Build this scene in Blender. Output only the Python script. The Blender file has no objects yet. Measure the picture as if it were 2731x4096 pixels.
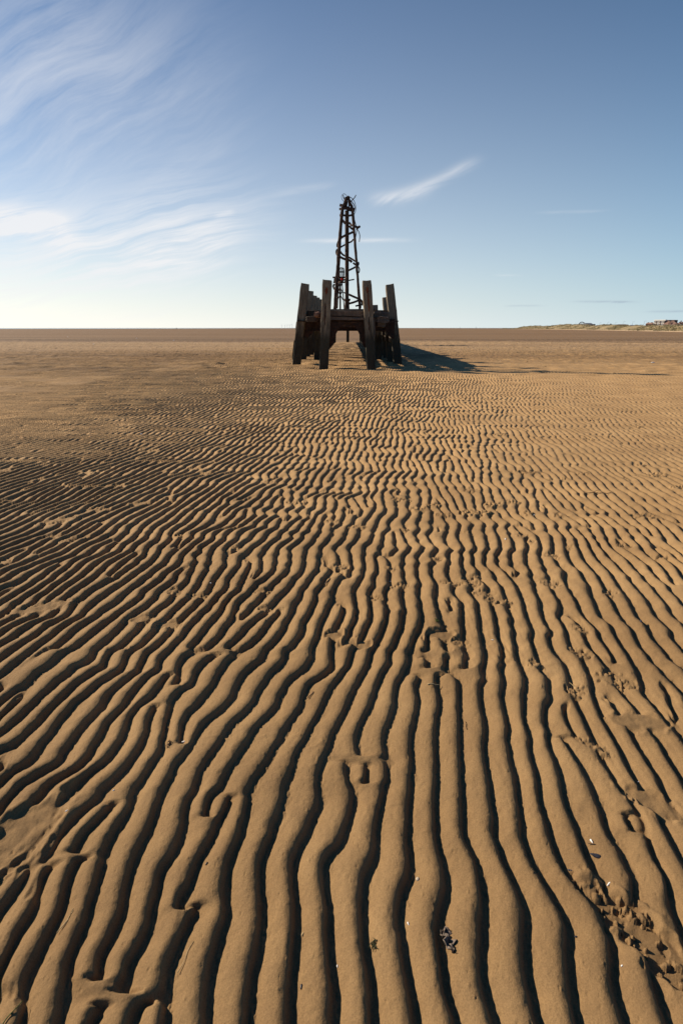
import bpy, bmesh, math, random
import numpy as np
from mathutils import Vector, Matrix, noise as mnoise
R = math.radians
random.seed(7)
scene = bpy.context.scene
COL = scene.collection
# ------------------------------------------------------------------ measuring
CAMH = 1.5
F = 2048.0                       # focal length in pixels of the 2731x4096 photograph
TH = math.atan((2048 - 1311) / F)
CT, ST = math.cos(TH), math.sin(TH)
def ray(px, py):
    a = (px - 1365.5) / F; b = (2048 - py) / F
    return np.array([a, CT + b * ST, -ST + b * CT])
def at(px, py, D):               # point seen at photo pixel, on the vertical plane y = D
    d = ray(px, py); return Vector((d[0] * D / d[1], D, CAMH + d[2] * D / d[1]))
def gnd(px, py):                 # point of the level sand seen at photo pixel
    d = ray(px, py); t = -CAMH / d[2]; return (d[0] * t, d[1] * t)
# ------------------------------------------------------------------ materials
def mat(name):
    m = bpy.data.materials.new(name); m.use_nodes = True
    nt = m.node_tree; b = nt.nodes['Principled BSDF']
    return m, nt, b
def node(nt, typ, **kw):
    n = nt.nodes.new(typ)
    for k, v in kw.items():
        if k in n.bl_rna.properties.keys(): setattr(n, k, v)
        else: n.inputs[k.replace('_', ' ')].default_value = v
    return n
def ramp(nt, src, stops):
    r = nt.nodes.new('ShaderNodeValToRGB'); e = r.color_ramp.elements
    while len(e) < len(stops): e.new(0.5)
    for i, (p, c) in enumerate(stops):
        e[i].position = p; e[i].color = (c if len(c) == 4 else (*c, 1)) if hasattr(c, '__len__') else (c, c, c, 1)
    nt.links.new(src, r.inputs['Fac']); return r
def mixc(nt, fac, a, b, blend='MIX'):
    m = nt.nodes.new('ShaderNodeMix'); m.data_type = 'RGBA'; m.blend_type = blend
    for s, v in ((0, fac), (6, a), (7, b)):
        if hasattr(v, 'links') or hasattr(v, 'is_linked'): nt.links.new(v, m.inputs[s])
        else: m.inputs[s].default_value = (*v, 1) if (hasattr(v, '__len__') and len(v) == 3) else v
    return m.outputs[2]
def mth(nt, op, a, b=None, c=None, clamp=False):
    m = nt.nodes.new('ShaderNodeMath'); m.operation = op; m.use_clamp = clamp
    for i, v in enumerate((a, b, c)):
        if v is None: continue
        if hasattr(v, 'is_linked'): nt.links.new(v, m.inputs[i])
        else: m.inputs[i].default_value = v
    return m.outputs[0]
def coords(nt, scale=(1, 1, 1), kind='Object'):
    t = nt.nodes.new('ShaderNodeTexCoord'); mp = nt.nodes.new('ShaderNodeMapping')
    mp.inputs['Scale'].default_value = scale
    nt.links.new(t.outputs[kind], mp.inputs['Vector']); return mp.outputs['Vector']
def noise(nt, vec, scale, detail=4, rough=.55, dist=0):
    n = nt.nodes.new('ShaderNodeTexNoise')
    n.inputs['Scale'].default_value = scale; n.inputs['Detail'].default_value = detail
    n.inputs['Roughness'].default_value = rough; n.inputs['Distortion'].default_value = dist
    nt.links.new(vec, n.inputs['Vector']); return n.outputs['Fac']
def bump(nt, b, h, strength, distance, prev=None):
    n = nt.nodes.new('ShaderNodeBump'); n.inputs['Strength'].default_value = strength
    n.inputs['Distance'].default_value = distance
    nt.links.new(h, n.inputs['Height'])
    if prev is not None: nt.links.new(prev, n.inputs['Normal'])
    nt.links.new(n.outputs['Normal'], b.inputs['Normal']); return n.outputs['Normal']
def plain(name, col, rough=.8, var=.25, scale=3.0, metal=0.0):
    m, nt, b = mat(name)
    v = coords(nt); n = noise(nt, v, scale, 5)
    lo = tuple(c * (1 - var) for c in col); hi = tuple(min(1, c * (1 + var)) for c in col)
    r = ramp(nt, n, [(.3, lo), (.7, hi)])
    nt.links.new(r.outputs['Color'], b.inputs['Base Color'])
    b.inputs['Roughness'].default_value = rough; b.inputs['Metallic'].default_value = metal
    b.inputs['Specular IOR Level'].default_value = .25
    return m
# ------------------------------------------------------------------ objects
def tag(o, label=None, cat=None, group=None, kind=None):
    if label: o['label'] = label
    if cat: o['category'] = cat
    if group: o['group'] = group
    if kind: o['kind'] = kind
    return o
def empty(name, loc, label, cat, group=None, rz=0.0):
    o = bpy.data.objects.new(name, None); COL.objects.link(o)
    o.location = loc; o.rotation_euler = (0, 0, rz); o.empty_display_size = .2
    return tag(o, label, cat, group)
def link_mesh(name, verts, faces, m, parent=None, smooth=False, matrix=None):
    me = bpy.data.meshes.new(name); me.from_pydata([tuple(v) for v in verts], [], faces); me.update()
    if isinstance(m, (list, tuple)):
        for x in m: me.materials.append(x)
    elif m: me.materials.append(m)
    if smooth: me.shade_smooth()
    o = bpy.data.objects.new(name, me); COL.objects.link(o)
    if parent is not None:
        o.parent = parent
        # geometry given in world space: undo the parent's place
        o.matrix_parent_inverse = parent_matrix(parent).inverted()
    return o
def parent_matrix(p):
    M = p.matrix_basis.copy()
    if p.parent is not None: M = parent_matrix(p.parent) @ p.matrix_parent_inverse @ M
    return M
class MB:
    """collects shapes, builds them as one mesh object"""
    def __init__(s): s.v = []; s.f = []
    def add(s, vs, fs):
        k = len(s.v); s.v += [tuple(v) for v in vs]; s.f += [tuple(i + k for i in f) for f in fs]; return s
    def box(s, c, size, M=None):
        hx, hy, hz = (a / 2 for a in size)
        vs = [Vector((x, y, z)) for x in (-hx, hx) for y in (-hy, hy) for z in (-hz, hz)]
        if M is not None: vs = [M @ v for v in vs]
        vs = [v + Vector(c) for v in vs]
        return s.add(vs, [(0, 1, 3, 2), (4, 6, 7, 5), (0, 4, 5, 1), (2, 3, 7, 6), (0, 2, 6, 4), (1, 5, 7, 3)])
    def tube(s, pts, r, n=8, flat=None, caps=True):
        """tube along pts; r scalar or list; flat=(a,b) makes a flat bar of that section"""
        pts = [Vector(p) for p in pts]; k = len(pts)
        rs = r if hasattr(r, '__len__') else [r] * k
        vs = []; ref = Vector((0, 1, 0))
        for i, p in enumerate(pts):
            t = (pts[min(i + 1, k - 1)] - pts[max(i - 1, 0)]).normalized()
            a = t.cross(ref)
            if a.length < .1: a = t.cross(Vector((1, 0, 0)))
            a.normalize(); b = a.cross(t).normalized()
            for j in range(n):
                g = 2 * math.pi * (j + .5) / n
                if flat: vs.append(p + a * (math.copysign(flat[0], math.cos(g)) if n == 4 else flat[0] * math.cos(g)) + b * (math.copysign(flat[1], math.sin(g)) if n == 4 else flat[1] * math.sin(g)))
                else: vs.append(p + (a * math.cos(g) + b * math.sin(g)) * rs[i])
        fs = [(i * n + j, i * n + (j + 1) % n, (i + 1) * n + (j + 1) % n, (i + 1) * n + j) for i in range(k - 1) for j in range(n)]
        if caps: fs += [tuple(range(n - 1, -1, -1)), tuple((k - 1) * n + j for j in range(n))]
        return s.add(vs, fs)
    def build(s, name, m, parent=None, smooth=False):
        return link_mesh(name, s.v, s.f, m, parent, smooth)
def smooth_line(pts, n=6):
    """Catmull-Rom through points"""
    P = [Vector(p) for p in pts]
    if len(P) < 3: return P
    Q = [P[0] * 2 - P[1]] + P + [P[-1] * 2 - P[-2]]; out = []
    for i in range(1, len(Q) - 2):
        for j in range(n):
            t = j / n
            a, b, c, d = Q[i - 1], Q[i], Q[i + 1], Q[i + 2]
            out.append(.5 * ((2 * b) + (c - a) * t + (2 * a - 5 * b + 4 * c - d) * t * t + (3 * b - a - 3 * c + d) * t ** 3))
    out.append(P[-1]); return out
def copy_tree(o, parent=None):
    c = o.copy(); COL.objects.link(c)
    if parent is not None:
        c.parent = parent; c.matrix_parent_inverse = o.matrix_parent_inverse.copy()
    for ch in [x for x in COL.objects if x.parent == o]: copy_tree(ch, c)
    return c
# ------------------------------------------------------------------ SAND: traced troughs of the near ripples
# each line runs down one dark trough; tile number, then (x, y) in that tile of the photograph (2.24 px per photo px)
TILE = {1: (0, 2600), 2: (700, 2600), 3: (1400, 2600), 4: (2031, 2600), 5: (0, 3346), 6: (700, 3346), 7: (1400, 3346), 8: (2031, 3346)}
LINES = [
 [4,(545,0),(550,80),(528,120),(545,190),(560,270),(565,350),(600,420),(585,500),(535,560),(545,610),(570,670),(620,740),(700,830),(790,920),(880,1020),(960,1130),(1050,1280),(1130,1360),(1240,1480),(1280,1580),(1310,1670),8,(1320,130),(1370,240),(1450,345),(1535,430),(1480,545),(1470,640),(1520,740),(1570,840),(1620,960),(1680,1150),(1760,1400),(1840,1680)],
 [4,(485,780),(520,830),(570,900),(620,980),(680,1070),(730,1150),(770,1240),(820,1340),(865,1450),(890,1560),(935,1670),8,(1020,110),(1060,200),(1110,300),(1145,400),(1140,520),(1165,640),(1205,760),(1250,900),(1280,1050),(1300,1200),(1335,1320),(1365,1450),(1420,1590),(1450,1680)],
 [4,(1058,1475),(1080,1560),(1135,1640)],
 [4,(275,145),(300,200),(368,250),(368,300),(380,380),(395,440),(345,500),(330,600),(345,680),(370,740),(365,800),(378,880),(412,950),(462,1070),(490,1170),(508,1280),(540,1400),(590,1500),(625,1590),(660,1671),8,(695,120),(745,240),(785,340),(835,430),(880,500),(880,560)],
 [4,(105,115),(125,160),(160,250),(172,330),(150,400),(148,500),(150,620),(172,700),(205,780),(202,880),(222,980),(262,1100),(282,1230),(292,1350),(322,1440),(368,1560),(395,1671),8,(440,120),(490,240),(550,350),(610,430),(700,520),(780,600),(840,680),(880,780),(920,900),(958,1000),(955,1150),(955,1280),(980,1430),(1020,1560),(1060,1680)],
 [3,(1420,110),(1350,160),(1365,230),(1385,300),(1368,400),(1378,500),(1405,600),(1430,700),(1418,780),4,(28,900),(50,1020),(85,1150),(100,1300),(122,1400),(140,1540),(138,1671),8,(190,140),(260,290),(340,420),(430,580),(500,690),(550,790),(560,900),(555,1050),(570,1200),(590,1350),(610,1500),(650,1680)],
 [3,(1100,0),(1130,50),(1195,130),(1205,200),(1228,270),(1185,320),(1180,400),(1195,500),(1215,620),(1232,700),(1225,780),(1215,880),(1225,1000),(1250,1120),(1270,1230),(1280,1360),(1300,1480),(1300,1671),7,(1350,130),(1400,250),(1460,380),(1520,510),(1565,620),8,(185,700),(180,820),(165,960),(170,1100),(190,1280),(230,1430),(270,1600),(290,1680)],
 [3,(850,150),(930,225),(992,300),(990,400),(990,520),(1000,650),(1005,800),(1010,950),(1015,1100),(1020,1250),(1025,1400),(1030,1520),(1035,1671),7,(1090,130),(1150,250),(1190,400),(1210,520),(1220,640),(1200,760),(1190,880),(1185,1000),(1190,1120),(1190,1220),(1205,1330),(1230,1440),(1270,1560),(1310,1680)],
 [3,(778,235),(790,330),(812,430),(815,510),(792,620),(785,760),(785,900),(790,1050),(785,1200),(780,1350),(780,1500),(790,1671),7,(812,120),(850,230),(882,350),(888,480),(865,580),(830,680),(812,780),(805,870),(815,1000),(825,1120),(840,1250),(870,1400),(910,1520),(950,1640),(960,1680)],
 [3,(630,235),(605,340),(620,450),(615,560),(595,650),(575,750),(565,880),(572,1000),(570,1120),(562,1250),(550,1380),(545,1500),(540,1671),7,(542,120),(555,220),(572,320),(548,400),(500,480),(462,600),(450,720),(452,820),(480,950),(500,1080),(520,1200),(545,1330),(570,1450),(595,1580),(610,1680)],
 [3,(520,0),(525,60),(535,120),(490,220),(430,310),(420,420),(410,550),(370,660),(330,750),(322,850),(340,930),(378,1005),(335,1080),(343,1180),(320,1280),(290,1400),(270,1520),(245,1671),7,(250,130),(235,230),(180,310),(140,420),(130,550),(130,700),(135,850),(150,1000),(175,1120),(195,1280),(215,1450),(215,1600),(220,1680)],
 [3,(350,0),(360,60),(368,130),(300,220),(250,350),(210,480),(160,590),(100,680),(78,800),(82,900),(115,965)],
 [3,(152,1035),(158,1120),(155,1200)],
 [3,(-5,1000),(-15,1100),(20,1210),(58,1280),(50,1380),(20,1500),(-20,1620),6,(1535,30),(1480,100),(1400,170),(1350,270),(1355,400),(1375,520),(1385,650),(1385,800),(1390,950),(1400,1100),(1420,1250),(1440,1400),(1445,1530),(1440,1680)],
 [3,(195,0),(190,60),(170,150),(120,250),(60,350),(20,450),(-20,540),2,(1515,600),(1470,700),(1420,800),(1400,900),(1365,970),(1325,1050),(1300,1150),(1302,1250),(1320,1350),(1295,1450),(1240,1550),(1185,1671),6,(1120,100),(1085,230),(1070,350),(1080,470),(1100,600),(1105,750),(1105,900),(1100,1050),(1080,1180),(1060,1300),(1050,1450),(1060,1560),(1060,1680)],
 [2,(1600,0),(1590,60),(1560,150),(1490,250),(1420,350),(1370,450),(1310,570),(1250,680),(1200,780),(1150,880),(1100,950),(1080,1050),(1050,1150),(1012,1240),(1002,1350),(970,1450),(910,1570),(885,1671),6,(830,100),(795,230),(780,350),(790,470),(800,600),(800,750),(790,900),(770,1030),(750,1130),(720,1250),(700,1380),(690,1500),(680,1680)],
 [2,(1400,0),(1415,90),(1425,175),(1345,245),(1210,320),(1170,420),(1140,530),(1080,620),(1020,720),(970,820),(910,900),(860,1000),(800,1090),(725,1180),(690,1270),(660,1380),(640,1500),(608,1671),6,(560,110),(520,220),(490,320),(472,420),(480,550),(480,700),(445,820),(420,930),(395,1030),(360,1150),(340,1260),(320,1360),(310,1500),(310,1680)],
 [2,(1260,0),(1240,100),(1185,190),(1125,232),(1050,280),(1000,350),(960,430),(930,520),(860,600),(765,680),(720,740),(660,850),(590,950),(530,1050),(470,1140),(425,1250),(335,1315),(300,1400),(290,1510)],
 [2,(505,1320),(480,1410),(430,1510),(390,1600),(365,1671),6,(300,120),(230,230),(190,340),(165,430),(95,530),(62,610),(55,680)],
 [6,(225,630),(200,720),(130,830),(80,920),(40,1020),(0,1120),5,(1540,1200),(1520,1350),(1500,1500),(1490,1680)],
 [2,(990,0),(1000,90),(955,170),(880,230),(830,310),(755,400),(735,480),(660,560),(560,650),(500,730),(440,820),(380,900),(310,1000),(260,1090),(220,1200),(190,1290),(135,1370),(110,1480),(100,1600),(88,1671),6,(50,100),(0,200),5,(1510,260),(1460,380),(1430,500),(1400,620),(1370,740),(1360,830),(1310,950),(1240,1060),(1180,1140),(1160,1250),(1130,1360),(1110,1430)],
 [5,(1290,1500),(1240,1600),(1210,1680)],
 [2,(830,0),(815,110),(715,165),(620,250),(570,350),(545,440),(475,515),(395,590),(300,650),(240,720),(190,800),(155,880),(90,960),(0,1080),1,(1540,1180),(1490,1280),(1440,1380),(1410,1480),(1370,1600),(1345,1671),5,(1290,100),(1230,220),(1190,350),(1160,480),(1130,600),(1110,720),(1060,830),(1025,920),(960,1040),(915,1130),(900,1230),(885,1300)],
 [5,(950,1530),(890,1610),(850,1680)],
 [2,(600,0),(560,70),(485,115),(420,230),(360,330),(300,420),(225,500),(130,580),(80,680),(68,800),(60,860)],
 [2,(380,70),(270,140),(200,230),(160,335),(60,385),(0,450),1,(1530,560),(1500,680),(1480,800),(1455,930),(1390,1030),(1340,1120),(1280,1210),(1220,1290),(1212,1390),(1150,1500),(1080,1610),(1050,1671),5,(990,100),(960,220),(920,330),(890,450),(860,560),(830,680),(800,780),(760,880),(730,960),(690,1040),(650,1130),(630,1250),(620,1350),(600,1450),(590,1550),(560,1680)],
 [2,(240,10),(110,85),(45,170),(45,280),(0,340)],
 [1,(1520,240),(1430,350),(1375,430),(1300,480),(1230,530),(1175,630),(1150,740),(1110,840),(1040,930),(970,1020),(880,1090),(785,1160),(690,1260),(600,1360),(500,1470),(420,1560),(360,1680)],
 [1,(1400,520),(1350,640),(1330,760),(1280,880),(1220,980),(1140,1090),(1060,1180),(965,1260),(925,1330),(860,1400),(740,1490),(660,1570),(575,1671),5,(500,80),(440,180),(370,240),(280,285),(190,380),(135,490)],
 [1,(1040,1395),(970,1480),(880,1570),(775,1671),5,(725,100),(700,160)],
 [5,(530,255),(430,350),(400,420),(370,500),(360,600),(310,720),(230,830),(160,930),(80,1040),(0,1150),(-90,1300),(-200,1500)],
 [5,(750,210),(670,320),(635,420),(610,520),(590,640),(545,740),(500,840),(450,940),(405,1040),(360,1130),(310,1220),(270,1320),(240,1420),(215,1530),(180,1640),(165,1680)],
 [5,(150,590),(60,700),(0,760),(-100,880)],
 [1,(1568,0),(1520,35),(1450,100),(1440,190),(1330,260),(1240,360),(1180,440),(1120,540),(1040,610),(970,680),(930,790),(870,880),(820,980),(720,1080),(600,1150),(480,1220),(415,1310),(330,1400),(260,1480),(200,1540)],
 [1,(1370,0),(1320,60),(1275,150),(1260,205),(1180,260),(1070,350),(990,420),(950,520),(880,590),(800,680),(720,770),(660,870),(600,940),(570,1020),(480,1085),(390,1130),(320,1190),(200,1245),(110,1320),(0,1400),(-120,1480)],
 [1,(1200,0),(1160,60),(1130,140),(1100,200),(1000,260),(900,320),(800,410),(700,480),(620,580),(540,680),(480,790),(400,870),(355,960),(300,1030),(220,1080),(100,1145),(0,1195),(-120,1260)],
 [1,(1010,0),(960,100),(950,170),(860,210),(720,305),(640,385),(560,460),(470,550),(390,650),(300,750),(200,845),(100,920),(0,1000),(-120,1090)],
 [1,(880,0),(860,80),(790,140),(690,170),(645,230),(540,300),(450,380),(360,470),(260,570),(180,650),(80,730),(0,800),(-120,900)],
 [1,(650,0),(560,80),(480,160),(360,235),(270,330),(190,440),(100,520),(0,610),(-120,700)],
 [1,(390,0),(330,60),(200,140),(80,220),(0,290),(-100,370)],
]
tr = []
for L in LINES:
    t = None; P = []
    for e in L:
        if isinstance(e, int): t = TILE[e]; continue
        P.append((t[0] + e[0] / 2.24, t[1] + e[1] / 2.24))
    P.sort(key=lambda p: p[1])
    if P[-1][1] > 4085:                                   # carried on a little below the picture
        (xa, ya), (xb, yb) = P[-2], P[-1]; k = 500 / (yb - ya); P.append((xb + (xb - xa) * k * .8, yb + 500))
    G = np.array([gnd(*p) for p in P]); tr.append(G)      # y falls along the list
# crest directions elsewhere, read off two enlargements (scale 1.1487): (x0,y0)->(x1,y1)
DIRS = [((0, 1500), [(0,1290,200,1170),(300,1250,500,1110),(0,1000,250,870),(0,760,300,640),(0,590,200,500),(0,370,250,310),(0,200,200,170),
  (500,1000,640,850),(800,1340,1000,1180),(600,640,760,560),(500,300,700,230),(900,1000,940,900),(1000,740,1120,620),(1100,850,1180,700),
  (1200,560,1290,500),(1200,350,1290,270),(900,450,1000,400),(900,200,1050,140),(1350,1000,1390,870),(1500,1300,1540,1100),(1450,640,1480,560),
  (1500,400,1505,330),(1400,150,1480,100),(700,60,820,30),(300,60,450,42)]),
 ((1365, 1500), [(60,1350,110,1050),(230,1300,270,1050),(420,1300,430,1000),(620,1250,570,1050),(850,1250,740,1100),(1100,1300,930,1000),
  (1200,1377,1110,1180),(1400,1300,1200,1050),(1560,1300,1420,1100),(1568,1050,1400,880),(1400,880,1270,750),(1300,640,1180,560),(1560,700,1400,600),
  (1200,700,1060,560),(900,800,870,690),(1000,640,930,540),(700,650,640,540),(500,800,440,620),(380,760,390,600),(260,700,290,600),(120,650,130,520),
  (600,450,560,350),(850,480,790,400),(1100,450,1000,370),(1450,500,1330,430),(1500,300,1400,250),(1200,250,1130,200),(900,250,860,200),
  (600,200,580,150),(300,300,320,230),(100,200,150,150),(300,80,330,50),(800,80,790,50),(1300,60,1250,40)])]
S = []
for (ox, oy), L in DIRS:
    for a, b, c, d in L:
        p = gnd(ox + a / 1.1487, oy + b / 1.1487); q = gnd(ox + c / 1.1487, oy + d / 1.1487)
        S.append(((p[0] + q[0]) / 2, (p[1] + q[1]) / 2, math.atan2(q[1] - p[1], q[0] - p[0])))
for G in tr:
    for i in range(0, len(G) - 2, 2):
        p, q = G[i + 2], G[i]; S.append(((p[0] + q[0]) / 2, (p[1] + q[1]) / 2, math.atan2(q[1] - p[1], q[0] - p[0])))
S += [(x, y, R(84)) for x in (-1, 0, 1, 2) for y in (22, 28)] + [(-6, 14, R(62)), (-9, 16, R(66)), (-9, 22, R(76)), (-12, 28, R(78)), (-16, 24, R(76)), (9, 22, R(100)), (12, 28, R(100))]
S = np.array(S)
def orient(x, y):      # normal angle of the crests (direction in which the phase grows, always with +x)
    u = x / (y + .5) * 1.6; v = np.log(np.maximum(y, .3) + .5)
    su = S[:, 0] / (S[:, 1] + .5) * 1.6; sv = np.log(S[:, 1] + .5)
    num = np.zeros(x.shape); ni = np.zeros(x.shape)
    for a, b, t in zip(su, sv, S[:, 2]):
        w = np.exp(-((u - a) ** 2 + (v - b) ** 2) / (2 * .16 ** 2)) + 1e-9
        num += w * math.cos(2 * t); ni += w * math.sin(2 * t)
    th = .5 * np.arctan2(ni, num)                # crest direction, mod 180
    n = th - math.pi / 2
    n = np.where(n < -math.pi / 2, n + math.pi, n)
    return n
rng = np.random.default_rng(11)
def vnoise(x, y, sx, sy=None, seed=0):           # smooth lattice noise, about -1..1
    sy = sy or sx; g = np.random.default_rng(seed).standard_normal((256, 256)) * .6
    a = x / sx; b = y / sy; i = np.floor(a).astype(np.int64); j = np.floor(b).astype(np.int64)
    fa = a - i; fb = b - j; fa = fa * fa * fa * (fa * (fa * 6 - 15) + 10); fb = fb * fb * fb * (fb * (fb * 6 - 15) + 10)
    i &= 255; j &= 255; i1 = (i + 1) & 255; j1 = (j + 1) & 255
    return (g[i, j] * (1 - fa) * (1 - fb) + g[i1, j] * fa * (1 - fb) + g[i, j1] * (1 - fa) * fb + g[i1, j1] * fa * fb)
def bil(A, x, y, x0, y0, d, wrap=False):
    a = (x - x0) / d; b = (y - y0) / d; i = np.floor(a).astype(np.int64); j = np.floor(b).astype(np.int64)
    fa = a - i; fb = b - j; ny, nx = A.shape
    if wrap: i0 = i % nx; i1 = (i + 1) % nx; j0 = j % ny; j1 = (j + 1) % ny
    else:
        i0 = np.clip(i, 0, nx - 1); i1 = np.clip(i + 1, 0, nx - 1); j0 = np.clip(j, 0, ny - 1); j1 = np.clip(j + 1, 0, ny - 1)
    return A[j0, i0] * (1 - fa) * (1 - fb) + A[j0, i1] * fa * (1 - fb) + A[j1, i0] * (1 - fa) * fb + A[j1, i1] * fa * fb
def bic(A, x, y, x0, y0, d):                      # Catmull-Rom, periodic
    a = (x - x0) / d; b = (y - y0) / d; i = np.floor(a).astype(np.int64); j = np.floor(b).astype(np.int64)
    fa = a - i; fb = b - j; ny, nx = A.shape
    def W(t): return (-.5 * t + t * t - .5 * t ** 3, 1 - 2.5 * t * t + 1.5 * t ** 3, .5 * t + 2 * t * t - 1.5 * t ** 3, -.5 * t * t + .5 * t ** 3)
    wa, wb = W(fa), W(fb); out = 0
    ix = [(i + k - 1) % nx for k in range(4)]
    for l in range(4):
        jy = (j + l - 1) % ny; r = 0
        for k in range(4): r = r + A[jy, ix[k]] * wa[k]
        out = out + r * wb[l]
    return out
def blur(A, s):                                   # gaussian, s in cells
    k = int(3 * s) + 1; g = np.exp(-np.arange(-k, k + 1) ** 2 / (2 * s * s)); g /= g.sum()
    for ax in (0, 1):
        P = np.concatenate([A[:1].repeat(k, 0), A, A[-1:].repeat(k, 0)]) if ax == 0 else np.concatenate([A[:, :1].repeat(k, 1), A, A[:, -1:].repeat(k, 1)], 1)
        n = A.shape[ax]
        A = sum(g[i] * (P[i:i + n] if ax == 0 else P[:, i:i + n]) for i in range(2 * k + 1))
    return A
# near field on a 0.8 cm grid, from the traced troughs
nd = .008; nx0, ny0 = -2.2, .42
NX, NY = int(4.4 / nd), int(2.45 / nd)
zn = np.zeros((NY, NX), complex); wn = np.zeros((NY, NX))
gx = nx0 + np.arange(NX) * nd
for j in range(NY):
    y = ny0 + j * nd; xs = []
    for G in tr:
        yy = G[::-1, 1]
        if yy[0] <= y <= yy[-1]: xs.append(np.interp(y, yy, G[::-1, 0]))
    xs = np.array(sorted(xs))
    if len(xs) < 2: continue
    k = np.searchsorted(xs, gx); ok = (k > 0) & (k < len(xs)); k = np.clip(k, 1, len(xs) - 1)
    gap = xs[k] - xs[k - 1]; t = (gx - xs[k - 1]) / np.maximum(gap, 1e-4)
    zn[j] = np.where(ok, np.exp(2j * math.pi * t), 0); wn[j] = ok & (gap < .34)
zn *= wn; zn = blur(zn, 1.1); ampn = np.abs(zn)
wn = np.clip(blur(wn.astype(float), 4) * 2.2 - 1.1, 0, 1)
# far field: noise steered along the crest directions, periodic grid
LAM = .094
fd = .0225; FX, FY = 2048, 1458
fx0, fy0 = -FX * fd / 2, -1.0
X, Y = np.meshgrid(fx0 + np.arange(FX) * fd, fy0 + np.arange(FY) * fd)
Xc, Yc = X[::8, ::8], Y[::8, ::8]
thc = orient(Xc, Yc)
th = bil(thc, X, Y, fx0, fy0, fd * 8)
kx = np.fft.fftfreq(FX, fd)[None, :]; ky = np.fft.fftfreq(FY, fd)[:, None]
kr = np.sqrt(kx * kx + ky * ky); ka = np.arctan2(ky, kx); lk = np.log(np.maximum(kr, 1e-6) * LAM)
step = R(8); lo, hi = float(thc.min()), float(thc.max()); K = int((hi - lo) / step) + 2
def steer(Fz, sa, sr):
    out = np.zeros((FY, FX), complex)
    rad = np.exp(-lk ** 2 / (2 * sr * sr))
    for k in range(K):
        tk = lo + k * step; w = np.exp(-(th - tk) ** 2 / (2 * (step * .75) ** 2))
        da = (ka - tk + math.pi) % (2 * math.pi) - math.pi
        out += w * np.fft.ifft2(Fz * rad * np.exp(-da ** 2 / (2 * sa * sa)))
    return out
zf = steer(np.fft.fft2(rng.standard_normal((FY, FX)) + 1j * rng.standard_normal((FY, FX))), R(7), .16)
zf /= np.abs(zf) + .25 * np.abs(zf).mean()
m = (X > nx0) & (X < nx0 + NX * nd) & (Y > ny0) & (Y < ny0 + NY * nd)
w = bil(wn, X[m], Y[m], nx0, ny0, nd); q = bil(zn, X[m], Y[m], nx0, ny0, nd)
zf[m] = zf[m] * (1 - w) + q * w
MB_ = np.zeros((FY, FX)); MB_[m] = w
MB_ = np.fft.ifft2(np.fft.fft2(MB_) * np.exp(-2 * (math.pi * .17 * kr) ** 2)).real
zf = steer(np.fft.fft2(zf), R(8), .2)
az = np.abs(zf); zf /= az + .15 * az.mean()
# clods, boot prints and trodden sand: photo x, y, half-length m, half-width m, angle deg, kind
MARKS = [
 (62, 3370, .17, .085, 62, 'print'), (2590, 3760, .165, .06, -58, 'boot'), (2620, 3220, .10, .045, -40, 'tread'),
 (2460, 2725, .10, .06, -30, 'clods'), (2555, 2895, .11, .055, -8, 'slab'), (2300, 2770, .05, .04, 0, 'clods'), (2310, 2620, .06, .03, -60, 'clods'),
 (2375, 2990, .07, .025, -50, 'clods'), (1565, 2280, .055, .04, -10, 'clods'), (1900, 2345, .045, .04, 0, 'clods'), (1985, 2410, .08, .05, -12, 'clods'),
 (1765, 2548, .07, .05, 0, 'slab'), (1840, 2580, .05, .04, -20, 'clods'), (1450, 2592, .05, .035, 0, 'slab'), (1400, 2580, .04, .03, 0, 'print'),
 (1335, 2550, .055, .04, 20, 'print'), (2205, 2340, .08, .06, -20, 'clods'), (1880, 1965, .11, .08, 0, 'clods'), (1900, 2050, .14, .08, 0, 'clods'), (1680, 2040, .10, .07, 0, 'clods'),
 (1600, 2000, .10, .06, 0, 'clods'), (1425, 2110, .07, .05, 0, 'clods'), (1450, 1905, .08, .05, 0, 'clods'), (2050, 2010, .08, .05, 0, 'clods'), (2110, 2055, .05, .05, 0, 'clods'),
 (1970, 2020, .10, .07, 10, 'clods'), (1770, 2060, .07, .05, 0, 'clods'), (2570, 2065, .10, .07, 0, 'clods'), (2310, 2520, .06, .035, -40, 'clods'), (2330, 2620, .05, .03, -40, 'clods'),
 (2100, 1890, .12, .08, 0, 'clods'), (2000, 1740, .12, .08, 0, 'clods'), (1950, 1600, .16, .1, 0, 'clods'), (2300, 1595, .14, .07, 0, 'clods'),
 (180, 2435, .16, .06, 25, 'print'), (560, 2485, .06, .04, 0, 'print'), (670, 2510, .07, .04, 10, 'slab'), (1175, 2015, .07, .06, 0, 'clods'), (1075, 1935, .08, .06, 0, 'clods'),
 (825, 1900, .09, .06, 0, 'clods'), (780, 1880, .08, .05, 10, 'clods'), (615, 1805, .10, .06, 0, 'clods'), (355, 1895, .12, .05, 10, 'print'), (570, 2020, .1, .04, 20, 'print'),
 (240, 2085, .14, .04, 30, 'print'), (945, 2200, .04, .03, 0, 'clods'), (1330, 2090, .07, .05, 0, 'clods'), (10, 1890, .12, .06, 0, 'clods'), (500, 1700, .14, .08, 0, 'clods'),
 (1060, 2450, .05, .03, 0, 'clods'), (2490, 2190, .06, .05, 0, 'clods'), (2130, 2660, .04, .03, -30, 'clods'), (2200, 2230, .06, .05, 0, 'clods'),
 (1110, 1500, .2, .12, 0, 'clods'), (2350, 1760, .12, .08, 0, 'clods'), (2620, 1900, .12, .08, 0, 'clods'),
]
rr = random.Random(5)
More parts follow.
